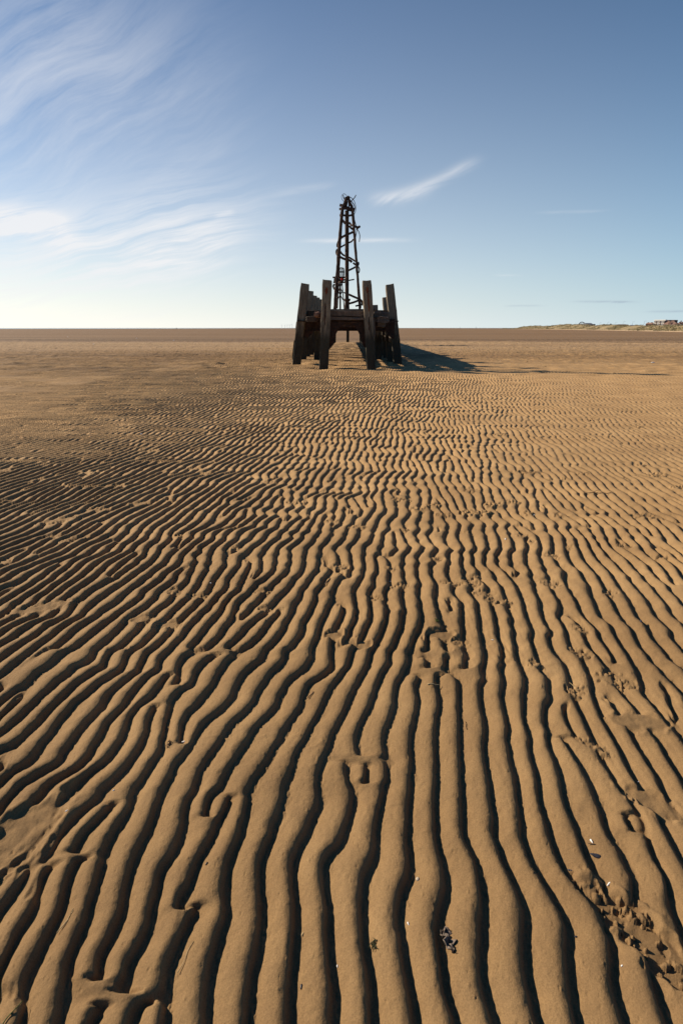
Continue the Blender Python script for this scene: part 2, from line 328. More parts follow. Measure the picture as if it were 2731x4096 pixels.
for i in range(110):                               # more, small and unnamed, further off
    MARKS.append((rr.uniform(-200, 2900), 1420 + 1000 * rr.random() ** 1.7, rr.uniform(.03, .09), rr.uniform(.02, .05), rr.uniform(-40, 40), 'clods'))
def sstep(a, b, x): t = np.clip((x - a) / (b - a), 0, 1); return t * t * (3 - 2 * t)
def height(x, y, marks=True):
    """height of the sand at ground points (numpy arrays)"""
    # seams and meanders
    wx = .020 * vnoise(x, y, .55, .13, 3) + .024 * vnoise(x, y, .8, .30, 4) + .008 * vnoise(x, y, .10, .07, 5) + .0025 * vnoise(x, y, .03, .03, 6)
    wn_ = bil(wn, x, y, nx0, ny0, nd); wn_ = np.where((x > nx0) & (x < nx0 + NX * nd) & (y > ny0) & (y < ny0 + NY * nd), wn_, 0)
    wf_ = 1 - np.clip(bil(MB_, x, y, fx0, fy0, fd, True) * 2.2, 0, 1)
    z1 = bic(zn, x + .0022 * vnoise(x, y, .04, .04, 8) + .0012 * vnoise(x, y, .014, .014, 9), y, nx0, ny0, nd)
    z2 = bic(zf, x + wx * wf_, y + .4 * wx * wf_, fx0, fy0, fd)
    z = z1 * wn_ + z2 * (1 - wn_)
    A = np.clip(np.abs(z) * 1.7, 0, 1)
    t = (np.angle(z) / (2 * math.pi)) % 1.0
    br, ft, pk = .795, .94, .62
    bj = .03 * vnoise(x, y, .12, .12, 12)                       # the brink wanders a little
    t = np.clip(t + bj * np.sin(np.pi * t) ** 2, 0, 1)
    up = 1 - (1 - np.clip((t - .05) / (pk - .05), 0, 1)) ** 1.6
    dn = 1 - .20 * np.clip((t - pk) / (br - pk), 0, 1) ** 2
    prof = np.where(t < pk, up, np.where(t < br, dn, .80 * (1 - sstep(br - .03, ft, t))))
    # how tall the ripples are
    D = np.hypot(x, y)
    H = .0230 * (1 + .22 * vnoise(x, y, 1.3, .8, 21))
    H = H * (1 - .16 * sstep(3.5, 7, y) * sstep(-5, 0, x))
    right = sstep(.05, .45, x / (y + 1.0)) * sstep(2.5, 7, y)
    H = H * (1 - .50 * right)
    H *= 1 - .85 * sstep(.0, .5, vnoise(x, y, 5.0, 2.4, 33) - .25) * sstep(7, 12, y) * sstep(1, 5, x)
    pool = np.exp(-((x - 7.5) / 4.0) ** 2 - ((y - 23) / 3.2) ** 2)
    H *= 1 - .9 * pool
    H *= 1 - .5 * sstep(.1, .7, vnoise(x, y, 1.3, 1.0, 35)) * sstep(8, 14, y) * sstep(2, 6, -x)
    H *= 1 - sstep(32, 60, y)
    H = np.clip(H, 0, .032)
    h = H * A * prof
    # slow relief, small lumps, faint cross marks
    h += .010 * vnoise(x, y, 1.1, .8, 40) + .004 * vnoise(x, y, .35, .3, 41) + .0012 * vnoise(x, y, .045, .045, 42)
    h += .0005 * vnoise(x, y, .012, .012, 45) * (y < 8)
    h += .028 * vnoise(x, y, .45, .5, 53) * sstep(11, 22, y) * (1 - .7 * pool)
    h += .05 * vnoise(x, y, 14, 9, 46) * sstep(8, 30, y)
    near = y < 9
    foot = (1 - sstep(.0, .22, t)) * (t < .5) + sstep(.96, 1, t)
    h += near * foot * A * (.0026 * vnoise(x, y, .0075, .010, 47) + .0014 * vnoise(x, y, .02, .03, 48))
    h -= near * .0035 * np.clip(vnoise(x, y, .0075, .0075, 49) - .95, 0, .5)
    h += near * .004 * np.clip(vnoise(x, y, .008, .008, 50) - 1.05, 0, .5)
    h += .0024 * np.clip(1 - np.abs(vnoise(x, y, .16, .05, 51)) * 5, 0, 1) * sstep(0, .5, vnoise(x, y, .4, .3, 52)) * A
    for px_, py_ in ((1294, 1474), (1484, 1473), (1186, 1458), (1590, 1457)):       # scour round the front piles
        cx, cy = gnd(px_, py_); rr_ = np.hypot(x - cx, (y - cy)) / .5
        h = h - .07 * np.exp(-rr_ ** 2) + .02 * np.exp(-((rr_ - 1.5) / .5) ** 2)
    if marks:
        for mi, (px, py, a, b, ang, kind) in enumerate(MARKS):
            cx, cy = gnd(px, py); rgen = np.random.default_rng(100 + mi)
            R_ = a * 1.6
            idx = np.nonzero((np.abs(x - cx) < R_) & (np.abs(y - cy) < R_))[0]
            if len(idx) < 3: continue
            X_, Y_ = x[idx] - cx, y[idx] - cy
            ca, sa = math.cos(R(ang)), math.sin(R(ang))
            U = (X_ * ca + Y_ * sa) / a; V = (-X_ * sa + Y_ * ca) / b
            r = np.sqrt(U * U + V * V) + .18 * vnoise(x[idx], y[idx], .03, .03, 200 + mi)
            inside = 1 - sstep(.75, 1.05, r)
            hh = h[idx]
            if kind in ('print', 'slab', 'tread', 'boot'):
                fl = (-.009 if kind == 'boot' else .012 if kind == 'print' else .010 if kind == 'slab' else .0) + .0015 * vnoise(x[idx], y[idx], .02, .02, 300 + mi)
                if kind != 'slab':
                    bars = np.sin(U * a / .011) * .5 + np.sin(V * b / .009) * .25
                    fl = fl + (.002 if kind == 'boot' else .0032) * np.clip(bars, -.4, 1)
                hh = hh * (1 - inside) + fl * inside + .007 * np.exp(-((r - 1.12) / .14) ** 2) * (.5 + vnoise(x[idx], y[idx], .03, .03, 310 + mi))
            else: hh = hh * (1 - .6 * inside) + .003 * inside
            nb = {'clods': int(24 + 9000 * a * b), 'boot': 95, 'print': int(20 + 4000 * a * b), 'slab': 16, 'tread': 20}[kind]
            nb = min(nb, 110)
            rag = vnoise(x[idx], y[idx], .0065, .0065, 400 + mi)
            for _ in range(nb):
                g = rgen.uniform(0, 2 * math.pi); q_ = rgen.uniform(0, 1) ** .5 * (1 if kind == 'clods' else 1.25)
                if kind not in ('clods', 'boot'): q_ = rgen.uniform(.85, 1.25)
                if kind == 'boot' or (kind == 'print' and _ % 2): q_ = rgen.uniform(.35, 1.35)
                bu, bv = q_ * math.cos(g) * a, q_ * math.sin(g) * b
                br_ = (.0035 + .0115 * rgen.random() ** 2.2) * (1 if kind == 'clods' else 1.25 if kind == 'boot' else .7) * min(1.8, .75 + .13 * cy)
                el = rgen.uniform(.6, 1.5); ga = rgen.uniform(0, 3.14); du, dv_ = U * a - bu, V * b - bv
                d1, d2 = (du * math.cos(ga) + dv_ * math.sin(ga)) * el, (dv_ * math.cos(ga) - du * math.sin(ga)) / el
                dd = (np.abs(d1) ** 1.4 + np.abs(d2) ** 1.4) ** (1 / 1.4) / br_ + .38 * rag
                bh = br_ * (.5 if kind == 'boot' else .7) * np.clip(1 - dd, 0, 1) ** .55 * (1 + .3 * rag)
                if rgen.random() < (.38 if kind == 'boot' else .22): hh = hh - bh * 1.1
                else: hh = np.maximum(hh, hh * .4 + bh + .003) * (bh > 0) + hh * (bh <= 0)
            h[idx] = hh
    return h
# ground sheet: one fan-shaped grid, fine near the viewer and coarser with distance, out past the horizon
rows = list(np.arange(-4.0, 0.45, .06)); d = .45
while d < 60:
    rows.append(d); d += min(max(.0030, .0042 * d), .034) if d < 24 else min(.034 + (d - 24) * .002, .09)
while d < 9000: rows.append(d); d *= 1.022
rows = np.array(rows)
NC = 1500
u = np.linspace(-1, 1, NC)
u = u * (.82 + .18 * u * u)                       # a little denser in the middle
hw_ = np.maximum(.95 * (rows + .75), 1.1)[:, None]
ek = (np.arange(1, 111) / 110) ** 1.25                 # coarser margin on both sides
ex = ek[None, :] * (2.4 + .25 * rows.clip(0, None))[:, None]
Xg = np.concatenate([-hw_ - ex[:, ::-1], u[None, :] * hw_, hw_ + ex], 1)
NC = Xg.shape[1]
Yg = np.repeat(rows[:, None], NC, 1)
Zg = np.zeros_like(Yg); n_h = int(np.searchsorted(rows, 75))
Zg[:n_h] = height(Xg[:n_h].ravel(), Yg[:n_h].ravel()).reshape(n_h, NC)
yy_ = Yg[n_h:]; Zg[n_h:] = .05 * vnoise(Xg[n_h:], yy_, 14, 9, 46) * (1 - sstep(60, 200, yy_))
NR = len(rows)
co = np.stack([Xg, Yg, Zg], -1).reshape(-1, 3).astype(np.float32)
ii = (np.arange(NR - 1)[:, None] * NC + np.arange(NC - 1)[None, :]).ravel()
quads = np.stack([ii, ii + 1, ii + 1 + NC, ii + NC], -1).astype(np.int32).ravel()
me = bpy.data.meshes.new('sand')
me.vertices.add(len(co)); me.vertices.foreach_set('co', co.ravel())
me.loops.add(len(quads)); me.loops.foreach_set('vertex_index', quads)
nf = len(quads) // 4; me.polygons.add(nf)
me.polygons.foreach_set('loop_start', np.arange(0, nf * 4, 4, dtype=np.int32))
me.polygons.foreach_set('loop_total', np.full(nf, 4, dtype=np.int32))
me.update(calc_edges=True); me.shade_smooth()
print('sand verts', len(co), 'K', K)
sand = bpy.data.objects.new('sand', me); COL.objects.link(sand); tag(sand, kind='structure')
def sand_z(x, y): return float(height(np.array([x]), np.array([y]))[0])
# sand material
m, nt, b = mat('sand')
v = coords(nt)
n1 = noise(nt, v, 1.6, 5, .6); n2 = noise(nt, v, 260, 3, .7); n3 = noise(nt, v, 14, 5, .6)
base = ramp(nt, n1, [(.32, (.306, .184, .082)), (.5, (.352, .215, .096)), (.68, (.400, .250, .114))]).outputs['Color']
base = mixc(nt, mth(nt, 'MULTIPLY', ramp(nt, n3, [(.42, 0), (.75, 1)]).outputs['Color'], .28), base, (.20, .120, .062))
grain = ramp(nt, n2, [(.25, .72), (.5, 1.0), (.78, 1.25)]).outputs['Color']
base = mixc(nt, 1.0, base, grain, 'MULTIPLY')
# foreground light falloff painted into the sand colour, lighter with distance
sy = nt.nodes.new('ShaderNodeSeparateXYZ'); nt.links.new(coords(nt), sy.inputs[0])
vignette_y = mth(nt, 'ADD', sy.outputs['Y'], mth(nt, 'MULTIPLY', mth(nt, 'SUBTRACT', n1, .5), 3.0))
base = mixc(nt, 1.0, base, ramp(nt, mth(nt, 'DIVIDE', vignette_y, 16.0, clamp=True), [(.06, .66), (.36, 1.06), (1.0, 1.26)]).outputs['Color'], 'MULTIPLY')
lf = mth(nt, 'MULTIPLY', mth(nt, 'DIVIDE', mth(nt, 'SUBTRACT', mth(nt, 'MULTIPLY', sy.outputs['X'], -1.0), 1.5), 7.0, clamp=True), mth(nt, 'DIVIDE', mth(nt, 'SUBTRACT', sy.outputs['Y'], 8.0), 9.0, clamp=True))
mot = noise(nt, coords(nt, (.25, .4, 1)), 1.0, 6, .7)
base = mixc(nt, mth(nt, 'MULTIPLY', lf, ramp(nt, mot, [(.36, .75), (.6, .15)]).outputs['Color']), base, (.150, .098, .058))  # far left sand darkened in its colour in place of ripple shadows
# wetter, darker bands and a damper grey tone far out
sx = nt.nodes.new('ShaderNodeSeparateXYZ'); nt.links.new(coords(nt), sx.inputs[0])
vb = coords(nt, (.012, .10, 1)); nb = noise(nt, vb, 1.0, 5, .6, .4)
band = ramp(nt, nb, [(.42, 0), (.56, 1)]).outputs['Color']
farm = mth(nt, 'DIVIDE', mth(nt, 'SUBTRACT', sx.outputs['Y'], 17.0), 16.0, clamp=True)
base = mixc(nt, mth(nt, 'MULTIPLY', band, mth(nt, 'MULTIPLY', farm, .75)), base, (.135, .080, .042))
bw = mth(nt, 'ADD', sy.outputs['Y'], mth(nt, 'MULTIPLY', mth(nt, 'SUBTRACT', nb, .5), 90.0))
bw = mth(nt, 'DIVIDE', bw, 200.0, clamp=True)
bandc = ramp(nt, bw, [(.16, (.33, .205, .095)), (.20, (.40, .262, .142)), (.26, (.38, .245, .130)), (.36, (.18, .112, .062)), (.42, (.17, .105, .058)), (.46, (.26, .162, .088)), (.62, (.22, .135, .072)), (.85, (.25, .155, .085))]).outputs['Color']
base = mixc(nt, mth(nt, 'MULTIPLY', mth(nt, 'DIVIDE', mth(nt, 'SUBTRACT', sy.outputs['Y'], 30.0), 10.0, clamp=True), .8), base, bandc)
far2 = mth(nt, 'DIVIDE', mth(nt, 'SUBTRACT', sx.outputs['Y'], 55.0), 60.0, clamp=True)
base = mixc(nt, mth(nt, 'MULTIPLY', far2, .35), base, (.20, .118, .060))
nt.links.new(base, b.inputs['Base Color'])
b.inputs['Roughness'].default_value = .92; b.inputs['Specular IOR Level'].default_value = .15
p = bump(nt, b, n2, .5, .0018)
p = bump(nt, b, noise(nt, v, 70, 4, .7), .5, .004, p)
vor = nt.nodes.new('ShaderNodeTexVoronoi'); vor.inputs['Scale'].default_value = 6; nt.links.new(coords(nt, (1, .45, 1)), vor.inputs['Vector'])
fb = nt.nodes.new('ShaderNodeBump'); fb.inputs['Distance'].default_value = .035
nt.links.new(mth(nt, 'MULTIPLY', farm, 1.0), fb.inputs['Strength']); nt.links.new(vor.outputs['Distance'], fb.inputs['Height']); nt.links.new(p, fb.inputs['Normal'])
nt.links.new(fb.outputs['Normal'], b.inputs['Normal'])
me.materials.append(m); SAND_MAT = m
# ------------------------------------------------------------------ materials of the jetty and beacons
def wood_mat(name, dry, dark, wet_top=1.8, wet=True, red=0.0):
    m, nt, b = mat(name)
    g = noise(nt, coords(nt, (9, 9, .55)), 3.2, 6, .65, .3)        # long vertical grain
    g2 = noise(nt, coords(nt, (40, 40, 1.6)), 2.0, 4, .7)
    pat = noise(nt, coords(nt), 1.3, 5, .6)
    c = ramp(nt, g, [(.25, dark), (.52, dry), (.8, tuple(min(1, x * 1.45) for x in dry))]).outputs['Color']
    c = mixc(nt, mth(nt, 'MULTIPLY', ramp(nt, g2, [(.5, 0), (.62, 1)]).outputs['Color'], .75), c, dark)
    c = mixc(nt, ramp(nt, pat, [(.45, 0), (.7, .6)]).outputs['Color'], c, tuple(x * .5 for x in dry))
    if red: c = mixc(nt, ramp(nt, noise(nt, coords(nt, (3, 3, .7)), 1.1, 4), [(.5, 0), (.66, red)]).outputs['Color'], c, (.16, .055, .028))
    if wet:                                                        # weed and tar-dark stain below the tide mark
        geo = nt.nodes.new('ShaderNodeNewGeometry'); sx = nt.nodes.new('ShaderNodeSeparateXYZ'); nt.links.new(geo.outputs['Position'], sx.inputs[0])
        hgt = mth(nt, 'ADD', sx.outputs['Z'], mth(nt, 'MULTIPLY', mth(nt, 'SUBTRACT', noise(nt, coords(nt, (4, 4, .8)), 1.5, 5), .5), 1.8))
        k = mth(nt, 'DIVIDE', mth(nt, 'SUBTRACT', wet_top, hgt), .7, clamp=True)
        c = mixc(nt, mth(nt, 'MULTIPLY', k, .88), c, ramp(nt, pat, [(.35, (.012, .012, .010)), (.7, (.035, .034, .022))]).outputs['Color'])
    nt.links.new(c, b.inputs['Base Color']); b.inputs['Roughness'].default_value = .82; b.inputs['Specular IOR Level'].default_value = .2
    p = bump(nt, b, g2, .8, .012); bump(nt, b, g, .7, .03, p)
    return m
WOOD = wood_mat('weathered pile timber', (.23, .18, .125), (.04, .03, .022))
DECKW = wood_mat('weathered deck timber', (.17, .125, .095), (.04, .028, .022), wet=False)
DARKW = wood_mat('dark beam timber', (.085, .062, .045), (.02, .016, .013), wet=False)
PINKW = wood_mat('reddish beam end', (.30, .17, .12), (.10, .05, .035), wet=False)
def rust_mat(name, a, b_, c_):
    m, nt, b = mat(name)
    n = noise(nt, coords(nt), 9, 6, .65); n2 = noise(nt, coords(nt), 45, 4, .6)
    c = ramp(nt, n, [(.3, a), (.5, b_), (.72, c_)]).outputs['Color']
    nt.links.new(c, b.inputs['Base Color']); b.inputs['Roughness'].default_value = .88; b.inputs['Specular IOR Level'].default_value = .25
    p = bump(nt, b, n2, .7, .01); bump(nt, b, n, .6, .02, p); return m
RUST = rust_mat('rusted iron', (.016, .010, .008), (.045, .024, .016), (.15, .078, .048))
RUSTD = rust_mat('dark rusted iron', (.012, .009, .008), (.035, .018, .012), (.075, .032, .02))
RUSTO = rust_mat('orange rust', (.08, .02, .01), (.17, .05, .02), (.26, .085, .035))
# ------------------------------------------------------------------ the jetty
def z1(x, y): return (1120 + x / 2.9037, 1080 + y / 2.9037)
def z2(x, y): return (1240 + x / 4.2767, 740 + y / 4.2767)
def timber(mb, p, q, w, t, seed=0, n=14, wear=.014, taper=0.0, rot=0.0, end_wear=.02, cham=.12):
    """squared, worn baulk from p to q"""
    p, q = Vector(p), Vector(q); ax = (q - p).normalized(); L = (q - p).length
    ref = Vector((0, 1, 0)) if abs(ax.y) < .8 else Vector((0, 0, 1))
    a = ref.cross(ax).normalized(); b = ax.cross(a).normalized()
    a, b = a * math.cos(rot) + b * math.sin(rot), b * math.cos(rot) - a * math.sin(rot)
    sec = []
    for sx, sy in ((1, -1), (1, 1), (-1, 1), (-1, -1)):            # chamfered square with two points per face
        c = cham
        if (sx, sy) == (1, -1): sec += [(1 - c, -1), (1, -1 + c), (1, -.33), (1, .33)]
        if (sx, sy) == (1, 1): sec += [(1, 1 - c), (1 - c, 1), (.33, 1), (-.33, 1)]
        if (sx, sy) == (-1, 1): sec += [(-1 + c, 1), (-1, 1 - c), (-1, .33), (-1, -.33)]
        if (sx, sy) == (-1, -1): sec += [(-1, -1 + c), (-1 + c, -1), (-.33, -1), (.33, -1)]
    m = len(sec); vs = []
    for i in range(n + 1):
        s = i / n; k = 1 - taper * s
        for (u, v_) in sec:
            po = p + ax * (L * s) + a * (u * w / 2 * k) + b * (v_ * t / 2 * k)
            nz = mnoise.noise((u * 2.3 + seed, v_ * 2.3, s * L * 1.1)) * 1.0 + .6 * mnoise.noise((u * 5 + seed, v_ * 5 + 7, s * L * 3.5))
            groove = mnoise.noise((u * 9 + seed * 3, v_ * 9, s * L * .35)) * .7
            d = (a * u + b * v_).normalized() * (nz * wear + groove * wear)
            if i in (0, n): d -= (a * u + b * v_) * end_wear * .5; d += ax * (mnoise.noise((u * 3 + seed, v_ * 3, 9.1 * i)) * end_wear) * (1 if i else -1)
            vs.append(po + d)
    fs = [(i * m + j, i * m + (j + 1) % m, (i + 1) * m + (j + 1) % m, (i + 1) * m + j) for i in range(n) for j in range(m)]
    ce = p - ax * .0; ct = q + ax * end_wear * .3
    k0 = len(vs); vs += [ce, ct]
    fs += [(k0, (j + 1) % m, j) for j in range(m)] + [(k0 + 1, n * m + j, n * m + (j + 1) % m) for j in range(m)]
    mb.add(vs, fs); return mb
def xc(y): return .0115 * y                                         # centre line of the jetty
jetty = empty('jetty', (xc(20.8), 20.8, 0), 'long derelict timber jetty with squared leaning piles and open deck standing on rippled sand', 'jetty')
def part(mb, name, m, parent, label=None, smooth=False):
    o = mb.build(name, m, parent, smooth)
    if label: o['label'] = label
    return o
def pile(base, top, w, seed, label=None, slot=None, n=22, wear=.019):
    mb = MB(); b_ = Vector(base); t_ = Vector(top); d_ = (t_ - b_).normalized()
    timber(mb, b_ - d_ * .6, t_, w, w, seed, n, wear, end_wear=.03)
    return part(mb, 'pile', WOOD, jetty, label)
def gp(px, py):
    g = gnd(px, py); return Vector((g[0], g[1], 0))
def pair(bx, by, tx, ty, **k):
    B = gp(*z1(bx, by)); T = at(*z1(tx, ty), B.y); return B, T
A0, A1 = pair(507, 1143, 549, 122); B0, B1 = pair(1058, 1140, 1005, 126)
C0, C1 = pair(192, 1098, 293, 162); D0, D1 = pair(1366, 1094, 1269, 170)
W = .35
pa = pile(A0, A1, W, 1, 'tall upright front pile with rusty bolt stain, left of the beacon')
pb = pile(B0, B1, W, 2, 'tall upright front pile with long orange rust streak, right of the beacon')
pc = pile(C0, C1, W, 3, 'raked outer front pile leaning inwards, far left')
pd = pile(D0, D1, W, 4, 'raked outer front pile leaning inwards, far right')
def rust_patch(on, P0, P1, s0, s1, wid, name, seed, x_off=0.0, y_off=-.008, m=RUSTO):
    """thin iron scab or stain standing proud of the pile's near face"""
    mb = MB(); n = 12; ring = []
    P0, P1 = Vector(P0), Vector(P1)
    for i in range(n + 1):
        s = s0 + (s1 - s0) * i / n; c = P0.lerp(P1, s); e = math.sin(math.pi * min(max(i / n, .02), .98)) ** .5
        hw = wid * e * (1 + .35 * mnoise.noise((seed, i * .6, 0))); dx = x_off + .02 * mnoise.noise((seed + 3, i * .5, 0))
        ring.append((c + Vector((dx - hw, -W / 2 - .004, 0)), c + Vector((dx, -W / 2 + y_off - .012, 0)), c + Vector((dx + hw, -W / 2 - .004, 0)), c + Vector((dx, -W / 2 + .02, 0))))
    vs = [p for r in ring for p in r]
    fs = [(i * 4 + j, i * 4 + (j + 1) % 4, i * 4 + 4 + (j + 1) % 4, i * 4 + 4 + j) for i in range(n) for j in range(4)] + [(3, 2, 1, 0), (n * 4, n * 4 + 1, n * 4 + 2, n * 4 + 3)]
    mb.add(vs, fs); o = mb.build(name, m, on, True); return o
rust_patch(pa, A0, A1, .845, .925, .052, 'rust_plate', 1, -.01)
rust_patch(pa, A0, A1, .50, .75, .034, 'rust_streak', 2, -.03, m=RUST)
rust_patch(pb, B0, B1, .86, .935, .050, 'rust_plate', 5, .0)
rust_patch(pb, B0, B1, .66, .86, .030, 'rust_streak', 6, .02)
rust_patch(pb, B0, B1, .42, .60, .028, 'rust_streak', 8, .0, m=RUST)
# bents behind the front pair
NB = 14; by = [D0.y + 2.85 * k for k in range(NB)]
offC = C0.x - xc(C0.y); offCt = C1.x - xc(C0.y); offD = D0.x - xc(D0.y); offDt = D1.x - xc(D0.y)
HL = C1.z; HR = 2.25; rp = random.Random(3)
for k in range(NB):
    y = by[k]; x = xc(y)
    if k:
        zt = HL + rp.uniform(-.10, .04) - .01 * k
        s_ = zt / HL
        pile((x + offC, y, 0), (x + offC + (offCt - offC) * s_, y, zt), W * rp.uniform(.92, 1.0), 10 + k, n=14)
        zt = {1: 2.85, 2: 2.3}.get(k, rp.uniform(2.05, 2.35)); s_ = zt / D1.z
        pile((x + offD, y, 0), (x + offD + (offDt - offD) * s_, y, zt), W * rp.uniform(.9, 1.0), 30 + k, n=12)
        for sgn in (-1, 1):
            zt = rp.uniform(2.0, 2.16) if not (k == 2 and sgn == 1) else 2.62
            pile((x + sgn * 1.48, y, 0), (x + sgn * 1.42, y, zt), .32, 50 + 2 * k + sgn, n=12)
    # iron cross girder with flanges, timber cross head on top
    mb = MB(); l, r = x + offC * .86, x + offD * .86
    mb.box(((l + r) / 2, y - .20, 1.60), (r - l, .02, .42)); mb.box(((l + r) / 2, y - .20, 1.82), (r - l, .16, .022)); mb.box(((l + r) / 2, y - .20, 1.385), (r - l, .16, .022))
    part(mb, 'cross_girder', RUSTD, jetty)
    mb = MB(); timber(mb, (l + .1, y + .0, 2.05), (r - .1, y + .02, 2.06), .28, .22, 70 + k, 10, .014)
    part(mb, 'cross_beam', DARKW, jetty)
    if k < 2:
        for sx_, xx in ((1, x + offC * .90), (-1, x + offD * .90)):     # gusset brackets against the raked piles
            mb = MB(); prof = [(0, .35), (.62, .35), (.60, .18), (.42, -.02), (.26, -.30), (.12, -.42), (0, -.45)]
            vs = [(xx + sx_ * a, y - .27 + dy, 1.5 + b_) for dy in (0, .02) for a, b_ in prof]; n = len(prof)
            mb.add(vs, [tuple(range(n)), tuple(range(2 * n - 1, n - 1, -1))] + [(i, (i + 1) % n, n + (i + 1) % n, n + i) for i in range(n)])
            part(mb, 'gusset_bracket', RUSTD, jetty)
for off, zz, hh in ((-2.0, 1.78, .30), (2.0, 1.78, .34), (1.95, 1.05, .30)):       # long walings outside the piles, added to make the jetty's shadow continuous
    mb = MB(); timber(mb, (xc(by[0]) + off * .98, by[0] + .3, zz), (xc(by[-1]) + off * .98, by[-1], zz), .12, hh, 150 + off, 70, .02); part(mb, 'added_waling', DARKW, jetty)
for k in range(NB - 1):
    y = by[k] + 1.4; pile((xc(y) + 1.98, y, 0), (xc(y) + 1.8, y, 2.0), .30, 170 + k, n=8)
mb = MB(); timber(mb, (xc(by[-1]), by[-1], -.5), (xc(by[-1]), by[-1], 2.0), .3, .3, 90, 10); part(mb, 'pile', WOOD, jetty)
# front bent: two weathered deck beams between the tall piles, brackets under them
yf = A0.y + .26
mb = MB(); timber(mb, at(*z1(560, 504), yf), at(*z1(992, 506), yf), .20, .185, 101, 26, .018, end_wear=.03, rot=math.pi / 2); part(mb, 'deck_beam', DECKW, jetty, 'upper grey weathered beam across the front')
mb = MB(); timber(mb, at(*z1(556, 562), yf - .05), at(*z1(985, 565), yf - .05), .20, .10, 102, 26, .024, end_wear=.03, rot=math.pi / 2); part(mb, 'deck_beam', DECKW, jetty, 'lower split beam across the front')
mb = MB(); mb.box(((A0.x + B0.x) / 2, yf + .02, 1.70), (2.0, .16, .02)); mb.box(((A0.x + B0.x) / 2, yf + .1, 1.62), (2.0, .02, .20))
part(mb, 'angle_iron', RUST, jetty)
for sx_, xx in ((1, A0.x + .22), (-1, B0.x - .22)):
    mb = MB(); prof = [(0, 0), (.62, 0), (.40, -.16), (.26, -.42), (.16, -.72), (.06, -.92), (-.02, -.90)]
    vs = [(xx + sx_ * a, yf - .04 + dy, 1.68 + b_) for dy in (0, .025) for a, b_ in prof]; n = len(prof)
    mb.add(vs, [tuple(range(n)), tuple(range(2 * n - 1, n - 1, -1))] + [(i, (i + 1) % n, n + (i + 1) % n, n + i) for i in range(n)])
    part(mb, 'gusset_bracket', RUSTD, jetty)
# second front girder a little lower, seen as the dark mass under the deck
mb = MB(); yy = yf + .9; l, r = A0.x - .2, B0.x + .2
mb.box(((l + r) / 2, yy, 1.62), (r - l, .03, .42)); mb.box(((l + r) / 2, yy, 1.40), (r - l, .2, .025)); mb.box(((l + r) / 2, yy, 1.84), (r - l, .2, .025)); part(mb, 'cross_girder', RUSTD, jetty)
# stringers along the jetty
for off in (-1.45, -.85, 0.0, .85, 1.45):
    mb = MB(); y0 = yf + .15 if abs(off) < 1 else by[0] - .5
    timber(mb, (xc(y0) + off, y0, 1.975 if abs(off) < 1 else 1.93), (xc(by[-1]) + off, by[-1] + .3, 1.975), .22, .22 if abs(off) < 1 else .2, 110 + off, 60, .02)
    part(mb, 'stringer', DARKW, jetty)
# short outer timbers between raked and upright piles
def bar3(p, q, w, t, seed, name, m, label=None, wear=.02, ew=.05, n=10):
    mb = MB(); timber(mb, p, q, w, t, seed, n, wear, end_wear=ew, rot=math.pi / 2); return part(mb, name, m, jetty, label)
bar3(at(*z1(418, 514), 21.5), at(*z1(482, 514), 21.5) + Vector((0, 1.6, 0)), .20, .2, 120, 'beam_end', PINKW, 'reddish sawn beam end beside the left front pile', n=6)
bar3(at(*z1(300, 572), 22.6), at(*z1(436, 572), 22.6), .17, .2, 121, 'cross_beam', DARKW)
bar3(at(*z1(1072, 515), 22.2), at(*z1(1262, 519), 22.2), .24, .22, 122, 'cross_beam', DECKW, 'mossy brown cross beam right of the beacon')
bar3(at(*z1(1120, 573), 21.9), at(*z1(1256, 580), 21.9), .24, .2, 123, 'broken_beam', DECKW, 'splintered grey beam end on the right', wear=.05, ew=.12, n=16)
bar3(at(*z1(1130, 625), 22.0), at(*z1(1215, 640), 22.0), .16, .18, 124, 'broken_beam', DECKW, 'rotten lower stub of broken beam', wear=.05, ew=.12, n=12)
mb = MB(); mb.tube([at(*z1(196, 588), 22.8), at(*z1(300, 597), 22.8), at(*z1(385, 606), 22.9)], .02, 4, flat=(.02, .06)); part(mb, 'angle_iron', RUST, jetty)
mb = MB(); mb.tube([at(*z1(408, 583), 22.2), at(*z1(462, 578), 22.2)], .02, 4, flat=(.03, .05)); mb.tube([at(*z1(420, 590), 22.2), at(*z1(458, 640), 22.2), at(*z1(462, 760), 22.3)], .02, 4, flat=(.012, .03)); part(mb, 'angle_iron', RUST, jetty)
mb = MB(); mb.tube([at(*z1(1205, 612), 22.6), at(*z1(1290, 602), 22.6), at(*z1(1368, 594), 22.7)], .02, 4, flat=(.02, .07)); part(mb, 'angle_iron', RUST, jetty)
mb = MB(); timber(mb, at(*z1(1085, 560), 21.3), at(*z1(1094, 775), 21.3), .10, .08, 126, 8, .012); part(mb, 'strut', DECKW, jetty)
mb = MB(); timber(mb, at(*z1(172, 820), C0.y - .1), at(*z1(148, 1040), C0.y - .1), .07, .06, 127, 8, .02); part(mb, 'splinter', WOOD, jetty)
mb = MB(); timber(mb, at(*z1(196, 600), C0.y - .12), at(*z1(186, 710), C0.y - .12), .05, .05, 128, 6, .02); part(mb, 'splinter', WOOD, jetty)
